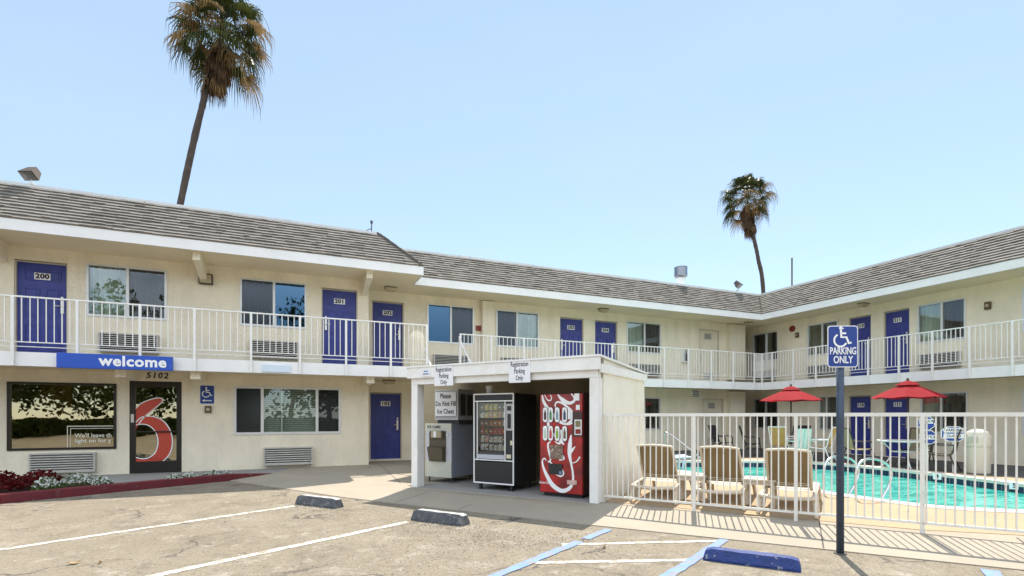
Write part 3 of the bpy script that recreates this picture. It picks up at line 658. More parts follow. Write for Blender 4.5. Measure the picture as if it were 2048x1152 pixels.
m = MB(); m.box(W-.93, W-.05, .010, .014, .525, .545); m.box(W-.93, W-.915, .010, .014, .05, .525); m.box(W-.87, W-.05, .010, .014, .475, .488); m.box(W-.87, W-.86, .010, .014, .05, .475); m.build('slogan_border', lt, o)
# glass entrance door with the red numeral
W, h = gdoor[1]-gdoor[0], gdoor[3]-gdoor[2]; f = MB()
for q in ((0, W, 0, .28), (0, W, h-.13, h)): f.box(q[0], q[1], .0, .06, q[2], q[3])
for q in ((0, .12), (W-.11, W)): f.box(q[0], q[1], .0, .06, .28, h-.13)
f.box(.12, W-.11, -.035, -.005, .985, 1.01); f.box(.12, .15, -.03, .0, .985, 1.01); f.box(W-.14, W-.11, -.03, .0, .985, 1.01)
o = f.build('glass_door', bronze, B, (gdoor[0], Yf-Yb, gdoor[2]))
m = MB(); m.quad((.12, .03, .28), (W-.11, .03, .28), (W-.11, .03, h-.13), (.12, .03, h-.13)); m.build('pane', gF, o)
m = MB(); m.quad((-.1, 1.5, -.1), (W+.1, 1.5, -.1), (W+.1, 1.5, h+.1), (-.1, 1.5, h+.1)); m.build('room', mat('lobby_dark', (.10, .085, .06), .9), o)
m = MB(); m.box(.03, .09, -.012, 0, 1.22, 1.42); m.box(.045, .075, -.02, -.012, 1.26, 1.38); m.build('handle', brass, o)
gx0, gx1, gz0, gz1 = .12, W-.11, .28, h-.13
def dg(p): return (gx0+(p[0]-822)/(1068-822)*(gx1-gx0), gz1-(p[1]-390)/(850-390)*(gz1-gz0))
def curve2(pts, n=6): return [(a, b) for a, b, _ in chain([(x, y, 0) for x, y in pts], n)]
outer6 = curve2([(822, 612), (850, 582), (890, 572), (940, 578), (990, 605), (1028, 660), (1042, 725), (1034, 785), (1012, 825), (985, 850)]); inner6 = curve2([(822, 626), (850, 621), (890, 626), (925, 650), (948, 690), (954, 745), (935, 800), (895, 828), (855, 832), (822, 822)])
tail_up = curve2([(822, 525), (850, 497), (885, 478), (930, 464), (965, 459), (982, 468), (978, 486)]); tail_lo = curve2([(978, 486), (940, 520), (900, 552), (870, 580), (845, 612), (822, 655)])
def strips(a, b, y, mb, n=40):                                       # fill between two curves
    def at(c, t):
        i = min(len(c)-2, int(t*(len(c)-1))); q = t*(len(c)-1)-i; return (c[i][0]+(c[i+1][0]-c[i][0])*q, c[i][1]+(c[i+1][1]-c[i][1])*q)
    for i in range(n):
        P = [dg(at(a, i/n)), dg(at(a, (i+1)/n)), dg(at(b, (i+1)/n)), dg(at(b, i/n))]; mb.quad(*[(x, y, z) for x, z in P])
m = MB(); strips(outer6+[(900, 850), (822, 850)], inner6[:-1]+[(822, 822), (822, 850)], .024, m); strips(tail_up, list(reversed(tail_lo)), .022, m); m.build('numeral_decal', redlogo, o)
m = MB()
for c in (outer6, inner6, tail_up, tail_lo[:26]): m.ribbon([dg(p) for p in c], .022, .020, .001)
m.build('numeral_outline', letterwhite, o)

# ------------------------------------------------------------------ balcony railings
RT, RB = 3.89, 2.965
bal_me = {}
def railing(label, a, b, posts, per, end_posts=()):
    a, b = Vector((*a, 0)), Vector((*b, 0)); t = (b-a).normalized(); L_ = (b-a).length; rz = math.atan2(t.y, t.x)
    o = thing('balcony_railing', label, 'railing', (a.x, a.y, SB), rz, 'white balcony railings')
    m = MB(); m.box(0, L_, -.022, .022, RT-SB-.03, RT-SB); m.build('top_rail', railwhite, o)
    m = MB(); m.box(0, L_, -.015, .015, RB-SB-.02, RB-SB); m.build('bottom_rail', railwhite, o); m = MB(); m.box(0, L_, -.010, .010, 2.855-SB, 2.87-SB); m.build('lower_rail', railwhite, o)
    pm = MB(); pm.box(-.025, .025, -.047, -.003, .0, RT-SB-.031); p0 = pm.build('post', railwhite, o, (posts[0], 0, 0)); bmb = MB(); bmb.box(-.0085, .0085, -.0085, .0085, RB-SB, RT-SB-.03)
    bo = bmb.build('baluster', railwhite, o, (0, 0, 0)); first = True
    for x in posts[1:]: link('post', p0.data, o, (x, 0, 0))
    P = sorted(posts)
    for i in range(len(P)-1):
        for q in range(1, per):
            x = P[i]+(P[i+1]-P[i])*q/per
            if first: bo.location.x = x; first = False
            else: link('baluster', bo.data, o, (x+random.uniform(-.003, .003), 0, 0), (random.uniform(-.003, .003), 0, random.uniform(-.3, .3)))
    return o
xl = -7.25
railing('white balcony railing of the left wing above the welcome sign', (xl, Yef-.01), (3.36, Yef-.01), [x-xl for x in (-7.22, -6.18, -5.15, -4.11, -3.02, -2.0, -.86, .2, 1.27, 2.38, 3.33)], 8)
railing('white balcony railing in front of doors 203 and 204 behind the vending shed', (4.58, Yeb-.01), (Xe, Yeb-.01), [x-4.58 for x in (4.6, 5.57, 6.66, 7.75, 8.84, 9.93, 11.02, 12.12, 13.21, 14.3, 15.39, 16.48, 16.9)][:12]+[12.31], 8)
yr = [14.5, 14.04, 13.15, 12.27, 11.33, 10.5, 9.6, 8.72, 7.84, 6.94, 6.0, 5.1]
railing('white balcony railing of the right wing above the red umbrellas', (Xe-.01, Yeb), (Xe-.01, 5.05), [Yeb-y for y in yr], 8)
# arched white panel leaning in the stair corner of the balcony
m = MB(); P = [(-.19, 0), (.19, 0), (.19, .82)]+[(.19*math.cos(R(a)), .82+.17*math.sin(R(a))) for a in range(15, 180, 15)]+[(-.19, .82)]
m.plate(P, .02, .04); o = m.build('arched_panel', mat('panel_cream', (.78, .72, .58), .6, .05), None, (3.10, Yef+.10, FL2)); tag(o, 'cream round-topped panel standing at the end of the left balcony railing', 'panel')
m = MB()
for i in range(5): m.box(-.15+.072*i, -.142+.072*i, -.024, -.02, .03, .80)
m.build('panel_groove', mat('panel_groove', (.5, .45, .35), .7), o)

# stairs going down from the gap between the railings
o = thing('staircase', 'white stair running down behind the vending shed from the gap between two balcony railings', 'stairs', (3.98, Yeb, 0))
for i in range(15):
    m = MB(); z = FL2-.05-(i+1)*.18; m.box(-.56, .56, -.24*(i+1), -.24*i+.02, z-.05, z); m.build('step', concrete_old, o)
for s_ in (-1, 1):
    m = MB(); x = s_*.59; m.hexa([(x-.025, 0, 2.35), (x+.025, 0, 2.35), (x+.025, -3.6, 0), (x-.025, -3.6, 0)], [(x-.025, 0, 2.70), (x+.025, 0, 2.70), (x+.025, -3.6, .3), (x-.025, -3.6, .3)]); m.build('stringer', white, o)
    m = MB(); m.tube([(x, -.02, 3.80), (x, -.35, 3.45), (x, -3.6, 1.1), (x, -3.6, .2)], .025, 6)
    m.tube([(x, -.02, 3.80), (x, -.02, 2.6)], .02, 6); m.tube([(x, -1.8, 2.4), (x, -1.8, 1.3)], .018, 6); m.build('handrail', railwhite, o)

# ------------------------------------------------------------------ wall units, lamps, signs on the building
def aircon(loc, wd, h, rz, label, dp=.16, slats=8):
    o = thing('air_conditioner', label, 'air conditioner', loc, rz, 'air conditioners in the walls'); t = .03
    m = MB(); m.box(-t, 0, -dp, 0, -t, h+t); m.box(wd, wd+t, -dp, 0, -t, h+t); m.box(0, wd, -dp, 0, -t, 0); m.box(0, wd, -dp, 0, h, h+t); m.box(0, wd, -.02, -.001, 0, h); m.build('casing', grille, o)
    m = MB(); m.box(0, wd, -.05, -.02, 0, h); m.build('coil', black, o)
    m = MB(); st = h/slats
    for i in range(slats): m.hexa([(0, -dp+.004, i*st+.002), (wd, -dp+.004, i*st+.002), (wd, -.06, i*st+st*.55), (0, -.06, i*st+st*.55)], [(0, -dp+.004, i*st+st*.36), (wd, -dp+.004, i*st+st*.36), (wd, -.06, i*st+st*.7), (0, -.06, i*st+st*.7)])
    m.build('louvre', mat('grille_slats', (.60, .58, .52), .45, .08, 5), o); return o
aircon((-5.30, Yf, .20), 1.12, .38, 0, 'louvred air conditioner in the wall below the office window, behind the red plants', slats=7)
aircon((-.62, Yf, .20), 1.12, .40, 0, 'louvred air conditioner below the wide window with blinds', slats=7)
aircon((-4.06, Yf, 2.98), 1.1, .38, 0, 'louvred air conditioner on the balcony above the welcome sign')
aircon((-.93, Yf, 2.98), 1.07, .39, 0, 'louvred air conditioner on the balcony beside door 201')
aircon((4.14, Yb, 2.98), 1.1, .38, 0, 'louvred air conditioner seen through the stair gap between the railings')
aircon((6.45, Yb, 2.98), 1.1, .39, 0, 'louvred air conditioner behind the railing left of door 203')
aircon((11.6, Yb, 2.98), 1.3, .39, 0, 'louvred air conditioner behind the railing right of door 204')
aircon((Xw, 9.68, 2.96), 1.0, .38, RIGHT, 'louvred air conditioner behind the railing right of door 211')
aircon((Xw, 13.45, 2.96), 1.05, .36, RIGHT, 'louvred air conditioner behind the railing left of door 210 and the parking sign')
aircon((Xw, 15.98, 2.96), 1.0, .36, RIGHT, 'louvred air conditioner in the balcony corner, below the last window of the right wing')

o = tag(MB().box(-.155, .155, -.10, 0, 0, .26).build('wall_lamp', lampframe, None, (-1.95, Yf, 4.73), bevel=.01), 'square brown wall lamp below the eave between two upper windows', 'lamp'); m = MB(); m.box(-.125, .125, -.106, -.1, .03, .23); m.build('diffuser', lampbox, o)
def ceil_lamp(x, y, label, z=FB+.02):
    o = thing('ceiling_lamp', label, 'lamp', (x, y, z), 0, 'flush lamps below the eaves'); m = MB(); m.box(-.17, .17, -.10, .10, -.03, 0); m.build('base', lampframe, o)
    m = MB(); m.hexa([(-.14, -.07, -.12), (.14, -.07, -.12), (.14, .07, -.12), (-.14, .07, -.12)], [(-.16, -.09, -.03), (.16, -.09, -.03), (.16, .09, -.03), (-.16, .09, -.03)]); m.build('diffuser', lampbox, o)
o_ = ceil_lamp(2.62, 15.1, 'flush lamp below the balcony slab above door 102', 2.498); ceil_lamp(2.68, 15.2, 'flush eave lamp above door 202'); ceil_lamp(10.1, 15.3, 'flush eave lamp above doors 203 and 204'); ceil_lamp(16.95, 15.2, 'flush eave lamp in the inner corner of the two wings'); ceil_lamp(17.6, 11.1, 'flush eave lamp of the right wing above door 210')
m = MB(); m.box(-.08, .08, -.06, 0, 0, .16); m.lathe([(.055, .08), (.05, .08)], 12); o = tag(m.build('fire_alarm', firered, None, (5.63, Yb, 4.24)), 'small dark red alarm box on the wall left of the upper pilaster', 'alarm')
m = MB(); m.tube([(0, 0, 0), (0, -.05, 0), (0, -.09, 0)], [.12, .12, .07], 16); tag(m.build('alarm_bell', firered, None, (Xw, 14.22, 4.9), RIGHT), 'round dark red alarm bell on the right wing wall', 'bell')
def smallbox(x, y, z, w_, h_, rz, label, name='wall_box', cat='wall lamp'):
    o = tag(MB().box(-w_/2, w_/2, -.08, 0, 0, h_).build(name, brownbox, None, (x, y, z), rz, bevel=.008), label, cat); m = MB(); m.lathe([(.01, 0), (w_*.3, .0), (w_*.3, .02), (.02, .02)], 14)
    q = m.build('lens', lampbox, o); q.rotation_euler = (R(90), 0, 0); q.location = (0, -.08, h_*.5); return o
smallbox(Xw, 14.0, 4.52, .13, .19, RIGHT, 'small brown wall lamp below the red alarm bell'); smallbox(Xw, 8.02, 4.48, .14, .21, RIGHT, 'small brown wall lamp at the right edge, right of the last upper window'); smallbox(-1.90, Yf, 1.53, .14, .17, 0, 'small brown wall lamp below the blue wheelchair arrow sign')
# extinguisher cabinet
o = thing('fire_extinguisher_cabinet', 'white fire extinguisher cabinet on the upper wall left of the cream utility door', 'cabinet', (14.06, Yb, 3.56)); m = MB()
for q in ((0, .3, -.14, 0, 0, .03), (0, .3, -.14, 0, .50, .53), (0, .03, -.14, 0, .03, .50), (.27, .3, -.14, 0, .03, .50)): m.box(*q)
m.build('box', whiteclean, o); m = MB(); m.lathe([(.06, .05), (.065, .08), (.065, .32), (.03, .38), (.02, .42), (.03, .44)], 12, (.15, -.075)); m.build('bottle', black, o)
m = MB(); m.box(0, .38, -.06, 0, 0, .28); 
o = tag(m.build('wall_vent', whiteclean, None, (14.56, Yb, 2.19)), 'small white louvred vent high on the ground floor wall above the fence', 'vent'); m = MB()
for i in range(4): m.box(.03, .35, -.064, -.06, .03+i*.065, .06+i*.065)
m.build('slot', black, o)

# welcome sign
o = thing('welcome_sign', 'long blue sign reading welcome on the balcony edge', 'sign', (-4.42, Yef-.055, 2.445)); m = MB(); m.box(0, 2.02, -.10, .0, 0, .31); m.build('panel', welcomeblue, o, bevel=.008)
text('lettering', 'welcome', .30, letterwhite, o, (1.31, -.105, .165), bold=.010, wide=1.02, space=1.08)
o = thing('house_number', 'black house number 5102 above the glass door', 'house number', (-2.975, Yf, 2.425)); text('digits', '5102', .19, letterblack, o, (0, -.004, 0), bold=.004, ext=.006, shear=.15, space=1.25)
def isa(mb, cx, cz, s, y, wd):                                       # wheelchair symbol
    mb.plate([(cx-.08*s+.085*s*math.cos(R(a)), cz+.42*s+.085*s*math.sin(R(a))) for a in range(0, 360, 30)], y)
    mb.ribbon([(cx-.08*s, cz+.33*s), (cx-.06*s, cz-.02*s), (cx+.18*s, cz-.02*s), (cx+.30*s, cz-.32*s), (cx+.42*s, cz-.27*s)], wd*1.25, y); mb.ribbon([(cx-.07*s, cz+.17*s), (cx+.17*s, cz+.17*s)], wd, y)
    mb.ribbon([(cx-.10*s+.30*s*math.cos(R(a)), cz-.17*s+.30*s*math.sin(R(a))) for a in range(118, 345, 12)], wd, y)
def rounded(w_, h_, r_): return [(sx*(w_/2-r_)+r_*math.cos(R(a)), sz*(h_/2-r_)+r_*math.sin(R(a))) for sx, sz, a0 in ((1, 1, 0), (-1, 1, 90), (-1, -1, 180), (1, -1, 270)) for a in (a0, a0+30, a0+60, a0+90)]
o = thing('accessible_sign', 'blue wheelchair sign with a left arrow on the wall right of the glass door', 'sign', (-1.925, Yf, 1.985)); m = MB(); m.plate(rounded(.33, .48, .03), -.004, .004); m.build('border', signwhite, o); m = MB(); m.plate(rounded(.30, .45, .025), -.0085, .003); m.build('panel', signblue, o)
m = MB(); isa(m, 0, .06, .26, -.013, .022); m.build('wheelchair_symbol', letterwhite, o); m = MB(); m.ribbon([(.10, -.15), (-.06, -.15)], .022, -.013); m.plate([(-.115, -.15), (-.05, -.115), (-.05, -.185)], -.013); m.build('arrow', letterwhite, o)
tag(MB().box(0, .62, -.03, 0, 0, .17).build('balcony_placard', mat('placard_pale_blue', (.62, .72, .80), .5, .04), None, (-.63, Yef-.001, 2.50)), 'blank pale blue placard on the balcony edge above the wide window', 'placard')

# roof equipment
def floodlight(loc, rz, sc, label, tilt=52):
    o = thing('floodlight', label, 'floodlight', loc, rz, 'floodlights on the roof'); m = MB(); m.box(-.06*sc, .06*sc, -.06*sc, .06*sc, 0, .05*sc); m.tube([(0, 0, .03*sc), (0, 0, .22*sc)], .022*sc, 8); m.build('bracket', flashing, o)
    m = MB(); m.hexa([(-.19*sc, -.16*sc, -.13*sc), (.19*sc, -.16*sc, -.13*sc), (.12*sc, .12*sc, -.08*sc), (-.12*sc, .12*sc, -.08*sc)], [(-.19*sc, -.16*sc, .13*sc), (.19*sc, -.16*sc, .13*sc), (.12*sc, .12*sc, .09*sc), (-.12*sc, .12*sc, .09*sc)]); h_ = m.build('housing', lampframe, o, (0, 0, .33*sc)); h_.rotation_euler = (R(tilt), 0, 0)
    m = MB(); m.box(-.165*sc, .165*sc, -.165*sc, -.1605*sc, -.105*sc, .105*sc); m.build('lens', mat('lamp_lens', (.12, .12, .11), .1, .3, 20), h_)
floodlight((-5.22, Yef+RUN+.02, RZ+.04), R(-25), .85, 'large brown floodlight on the roof ridge at the far left'); floodlight((16.75, Yeb+RUN+.05, RZ+.1), R(20), .85, 'small floodlight on the roof ridge near the inner corner')
o = thing('roof_vent', 'shiny round metal vent cap on a white pipe on the roof', 'vent', (14.05, 15.85, RZ-.07)); m = MB(); m.lathe([(.15, 0), (.15, .50), (.17, .52)], 20); m.build('pipe', whiteclean, o, smooth=False); m = MB(); m.lathe([(.20, .48), (.25, .52), (.25, .86), (.26, .88), (.10, .92)], 24); m.build('cap', mat('vent_metal', (.22, .23, .25), .22, .1, 8, metal=.95), o)
tag(MB().tube([(0, 0, 0), (0, 0, 1.35)], .03, 8).build('antenna_pole', mat('pole_brown', (.10, .08, .06), .6), None, (18.35, 14.35, RZ-.06)), 'thin brown pole sticking up from the right wing roof near the corner', 'pole')
m = MB(); m.tube([(0, 0, 0), (0, 0, .26)], .014, 6); m.tube([(0, 0, .1), (-.14, 0, .02)], .01, 6); m.lathe([(.01, .22), (.035, .24), (.035, .30), (.02, .32)], 10)
tag(m.build('roof_sensor', darkgrey, None, (2.05, Yef+RUN+.1, RZ+.08)), 'small dark antenna on a strut at the end of the left roof', 'antenna')

# ------------------------------------------------------------------ vending shed
SA = (2.13, 9.84); SRZ = math.atan2(-2.98, 2.17)
def sw(s_, t_, z=0): ca, sa = math.cos(SRZ), math.sin(SRZ); return (SA[0]+s_*ca-t_*sa, SA[1]+s_*sa+t_*ca, z)
sh = thing('vending_shed', 'open white wooden shed sheltering the ice and vending machines', 'shed', (*SA, 0), SRZ)
shw = mat('shed_white', (.80, .79, .76), .7, .06, 2, .2, 40, stain=(.66, .63, .56), stain_s=1.4, stain_p=(.55, .8))
SL, SD = 3.80, 2.45
m = MB(); m.box(.02, SL-.02, .02, 2.9, .0, .088); m.build('floor_slab', concrete_old, sh)
for x0, x1 in ((0, .15), (SL-.14, SL)): m = MB(); m.box(x0, x1, 0, .2, .086, 2.05); m.build('post', shw, sh, bevel=.006)
m = MB(); m.box(0, SL, -.0, .14, 2.052, 2.22); m.build('header', shw, sh); m = MB(); m.box(-.06, SL+.05, -.06, -.002, 2.17, 2.37); m.build('fascia', shw, sh)
m = MB(); m.hexa([(-.08, -.08, 2.37), (SL+.07, -.08, 2.37), (SL+.07, SD+.1, 2.27), (-.08, SD+.1, 2.27)], [(-.08, -.08, 2.40), (SL+.07, -.08, 2.40), (SL+.07, SD+.1, 2.30), (-.08, SD+.1, 2.30)]); m.build('roof', white, sh)
m = MB(); m.hexa([(SL-.06, .205, .03), (SL+.02, .205, .03), (SL+.02, SD, .03), (SL-.06, SD, .03)], [(SL-.06, .205, 2.35), (SL+.02, .205, 2.35), (SL+.02, SD, 2.26), (SL-.06, SD, 2.26)]); m.build('side_wall', mat('shed_side_cream', (.80, .76, .66), .75, .05, 2, .25, 50, stain=(.70, .64, .52), stain_s=1.2), sh)
m = MB(); m.box(SL+.02, SL+.06, -.0, SD+.06, 2.13, 2.262); m.build('side_trim', shw, sh)
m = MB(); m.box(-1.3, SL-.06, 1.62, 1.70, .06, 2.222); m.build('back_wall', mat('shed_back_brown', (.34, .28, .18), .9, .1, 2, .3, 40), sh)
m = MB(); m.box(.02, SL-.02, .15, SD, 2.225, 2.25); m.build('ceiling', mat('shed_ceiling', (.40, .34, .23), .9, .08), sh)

def at_shed(name, label, cat, s_, t_, z=.088): return thing(name, label, cat, sw(s_, t_, z), SRZ)
# ice machine
o = at_shed('ice_machine', 'beige and grey ice machine at the left end of the shed', 'ice machine', -.30, .76); W, h = .68, 1.19
icegrey = mat('ice_cabinet_grey', (.30, .34, .43), .4, .06, 3); icebeige = mat('ice_panel_beige', (.54, .55, .47), .5, .05); iceal = mat('ice_front_aluminium', (.52, .53, .56), .4, .05); icebrown = mat('ice_recess_brown', (.085, .072, .045), .5, .1)
m = MB(); m.box(0, W, .03, .80, .11, h); m.build('cabinet', icegrey, o, bevel=.008); m = MB(); m.box(0, W, 0, .03, h-.13, h+.02); m.build('top_panel', icebeige, o); m = MB(); m.box(0, W, .0, .03, .11, .43); m.build('lower_panel', icebeige, o)
m = MB(); m.box(0, .12, .008, .03, .43, h-.13); m.box(.54, W, .008, .03, .43, h-.13); m.build('front_trim', iceal, o)
m = MB(); m.box(.12, .54, -.012, .03, .43, h-.16); m.hexa([(.15, -.06, .45), (.50, -.06, .45), (.52, .02, .43), (.12, .02, .43)], [(.13, -.10, .72), (.52, -.10, .72), (.52, .02, .75), (.12, .02, .75)]); m.box(.15, .5, -.05, .02, .9, h-.15); m.build('chute', icebrown, o)
m = MB(); m.box(.2, .46, -.056, -.05, .92, 1.06); m.build('dispenser_panel', mat('dispenser_tan', (.36, .30, .19), .5), o); m = MB(); m.box(.27, .34, -.062, -.057, .93, 1.05); m.build('dispenser_label', signwhite, o); m = MB(); m.tube([(.58, .008, .98), (.58, -.006, .98)], .025, 12); m.build('lock', steel, o)
text('lettering', 'ICE CUBES', .075, letterblack, o, (.06, -.002, h-.055), align='LEFT', bold=.002)
for x, y in ((.05, .08), (W-.05, .08), (.05, .72), (W-.05, .72)): m = MB(); m.tube([(x, y, 0), (x, y, .11)], .018, 8); m.build('leg', darkgrey, o)
# condenser box standing on the ice machine
o = at_shed('condenser_box', 'grey metal box on top of the ice machine carrying the ice chest notice', 'box', -.16, .92, .088+h+.0); m = MB(); m.box(0, .60, 0, .55, .09, .72); m.build('cabinet', mat('box_grey', (.40, .42, .45), .5, .06, 3), o, bevel=.01)
m = MB(); m.box(.02, .58, .05, .5, 0, .09); m.build('base', darkgrey, o); m = MB(); m.box(.0, .60, -.012, 0, .09, .12); m.box(0, .6, -.012, 0, .69, .72); m.box(0, .03, -.012, 0, .12, .69); m.box(.57, .6, -.012, 0, .12, .69); m.build('trim', grille, o)
m = MB(); m.box(.606, .61, .06, .24, .18, .62); m.box(.606, .61, .30, .48, .18, .62); m.build('louvre', darkgrey, o)
o = at_shed('notice_sign', 'white notice reading Please Do Not Fill Ice Chest', 'sign', .135, .895, 1.70); m = MB(); m.box(-.27, .27, -.006, 0, -.25, .25); m.build('panel', signwhite, o); text('lettering', 'Please\nDo Not Fill\nIce Chest', .138, letterblack, o, (0, -.008, .0), lines=1.15, wide=.82, bold=.002)
# snack machine
o = at_shed('snack_machine', 'tall black snack vending machine with a glass front full of snacks', 'vending machine', 1.205, .36); W, h, dp = .87, 1.775, .86
m = MB(); m.box(0, W, .30, dp, .12, h); m.box(0, W, .02, .30, .12, 0.52); m.box(.68, W, .02, .30, 0.52, h); m.box(0, .09, .02, .30, 0.52, h); m.box(.09, .68, .02, .30, h-.17, h); m.build('cabinet', black, o, bevel=.006)
m = MB()
for q in ((0, W, .12, .142), (0, W, h-.022, h), (0, .02, .142, h-.022), (W-.02, W, .142, h-.022), (.02, W-.02, 0.545, 0.562), (.02, W-.02, h-.15, h-.13)): m.box(q[0], q[1], .0, .02, q[2], q[3])
m.box(.68, .695, .0, .02, 0.562, h-.15); m.box(.075, .09, .0, .02, 0.562, h-.15); m.build('trim', whiteclean, o)
m = MB(); m.quad((.09, .016, 0.70), (.68, .016, 0.70), (.68, .016, h-.17), (.09, .016, h-.17)); m.build('glass', gV, o); m = MB(); m.box(.10, .67, -.004, .019, .575, .655); m.build('delivery_flap', mat('flap_grey', (.45, .47, .52), .3, .05), o); m = MB(); m.box(.09, .68, .004, .019, .655, .70); m.build('kick_panel', darkgrey, o)
m = MB(); m.box(.71, .84, .006, .02, 1.10, 1.58); m.build('selection_panel', mat('panel_silver', (.42, .42, .42), .4, .1), o); m = MB(); m.box(.735, .815, .0, .006, 1.46, 1.54); m.box(.74, .81, .0, .006, 1.14, 1.40); m.build('keypad', black, o); m = MB(); m.box(.80, .84, -.002, .02, .84, .92); m.box(.72, .81, -.002, .02, .60, .67); m.build('coin_return', mat('coin_cream', (.6, .55, .4), .4), o)
snc = [mat('snack_%s' % n, c, .4, .15, 25) for n, c in (('orange', (0.52, .20, .04)), ('yellow', (.70, .50, .06)), ('red', (.45, .04, .03)), ('white', (.72, .70, .66)), ('blue', (.12, .22, .50)), ('brown', (.20, .10, .05)), ('pink', (.60, .28, .24)))]
rnd = random.Random(5); rows = [(.73, (3, 3, 4, 3)), (.88, (5, 3, 3, 6)), (1.03, (2, 5, 2, 2)), (1.18, (6, 3, 5, 0)), (1.33, (3, 1, 6, 3)), (1.47, (2, 0, 1, 5))]
for z, cs in rows:
    m = MB(); m.box(.10, .67, .06, .30, z-.008, z); m.build('shelf', darkgrey, o)
    for i in range(6):
        x = .155+i*.096; hh = rnd.uniform(.095, .125); wd = rnd.uniform(.032, .043); m = MB(); tl = rnd.uniform(-.01, .01)
        m.hexa([(x-wd, .07, z), (x+wd, .07, z), (x+wd, .13, z), (x-wd, .13, z)], [(x-wd*.9+tl, .055, z+hh*.6), (x+wd*.9+tl, .055, z+hh*.6), (x+wd*.9, .14, z+hh*.6), (x-wd*.9, .14, z+hh*.6)]); m.hexa([(x-wd*.9+tl, .055, z+hh*.6), (x+wd*.9+tl, .055, z+hh*.6), (x+wd*.9, .14, z+hh*.6), (x-wd*.9, .14, z+hh*.6)], [(x-wd, .095, z+hh), (x+wd, .095, z+hh), (x+wd, .10, z+hh), (x-wd, .10, z+hh)])
        q = m.build('snack_packet', snc[rnd.choice(cs)], o); m = MB(); m.box(x-wd*.5, x+wd*.5, .053, .056, z+.04, z+.06); m.build('packet_band', snc[rnd.choice((0, 1, 3, 3))], q)
for x, y in ((.1, .1), (W-.1, .1), (.1, .76), (W-.1, .76)): m = MB(); m.box(x-.025, x+.025, y-.025, y+.025, 0, .12); m.build('leg', black, o)
m = MB(); m.lathe([(.06, 0), (.075, .14), (.082, .15)], 18); tag(m.build('white_bucket', whiteclean, None, sw(1.40, .62, .088+1.777)), 'small white bucket on top of the black snack machine', 'bucket')
# soda machine
o = at_shed('soda_machine', 'tall red soda vending machine with white script at the right end of the shed', 'vending machine', 2.63, .27); W, h, dp = .80, 1.75, .85
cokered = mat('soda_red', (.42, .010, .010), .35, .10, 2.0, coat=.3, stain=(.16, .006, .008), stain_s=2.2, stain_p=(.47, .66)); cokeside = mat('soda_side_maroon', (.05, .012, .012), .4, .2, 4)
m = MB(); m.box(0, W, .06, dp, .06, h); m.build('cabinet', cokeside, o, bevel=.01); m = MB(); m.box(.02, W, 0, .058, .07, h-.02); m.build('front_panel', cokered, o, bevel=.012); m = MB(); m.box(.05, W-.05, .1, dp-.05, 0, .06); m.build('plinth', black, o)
def cz(p): return (.03+(p[0]-150)/(530-150)*(W-.05), 1.74-(p[1]-120)/(1050-120)*1.66)
def crib(pts, wds): c = chain([(x, y, 0) for x, y in pts], 6); n = len(c); w_ = [wds[min(len(wds)-1, int(i/(n-1)*(len(wds)-1)))]+(wds[min(len(wds)-1, int(i/(n-1)*(len(wds)-1))+1)]-wds[min(len(wds)-1, int(i/(n-1)*(len(wds)-1)))])*((i/(n-1)*(len(wds)-1)) % 1) for i in range(n)]; return [cz((a, b)) for a, b, _ in c], [q*W/380 for q in w_]
scr = [([(168, 130), (180, 190), (215, 250), (260, 300), (330, 380), (400, 405), (445, 385)], [14, 30, 34, 30, 34, 26, 50]), ([(190, 130), (215, 175), (245, 185), (258, 160), (245, 130)], [8, 12, 14, 12, 8]), ([(315, 130), (360, 180), (420, 212), (465, 195), (470, 165), (440, 125)], [10, 44, 34, 28, 22, 10]),
       ([(300, 260), (292, 225), (315, 200), (365, 215), (405, 250), (445, 300), (440, 400)], [8, 16, 18, 22, 26, 34, 10]), ([(225, 350), (232, 440), (290, 520), (340, 560), (375, 600)], [24, 30, 26, 40, 10]), ([(345, 460), (355, 540), (330, 590), (290, 570)], [20, 28, 22, 8]), ([(440, 505), (430, 590), (425, 680), (440, 770), (455, 850), (455, 940), (420, 1005), (350, 1030), (270, 985), (215, 900), (180, 820), (170, 760), (190, 735), (208, 755)], [10, 46, 42, 22, 22, 26, 38, 44, 50, 40, 26, 16, 14, 10]), ([(478, 610), (455, 640), (430, 670)], [4, 26, 40]), ([(250, 575), (225, 600), (235, 680), (250, 740), (225, 770)], [12, 22, 22, 18, 12]), ([(360, 690), (375, 730), (330, 745)], [14, 18, 12]), ([(300, 880), (345, 895), (372, 870), (360, 830)], [10, 18, 16, 12]), ([(240, 760), (270, 790)], [20, 10]), ([(440, 770), (490, 750), (520, 705)], [6, 12, 18])]
for i, (pts, wds) in enumerate(scr): c, ww = crib(pts, wds); m = MB(); m.ribbon(c, [q*.76 for q in ww], -.002-.0006*i, .001); m.build('white_script', letterwhite, o)
capm = [mat('bottle_%s' % n, c, .3, .2, 30) for n, c in (('cola', (.05, .02, .02)), ('green', (.05, .20, .06)), ('water', (.20, .30, .35)), ('navy', (.03, .05, .12)), ('clear', (.5, .6, .5)), ('red', (.5, .03, .03)), ('lime', (.22, .36, .03)), ('tea', (.14, .09, .04)))]
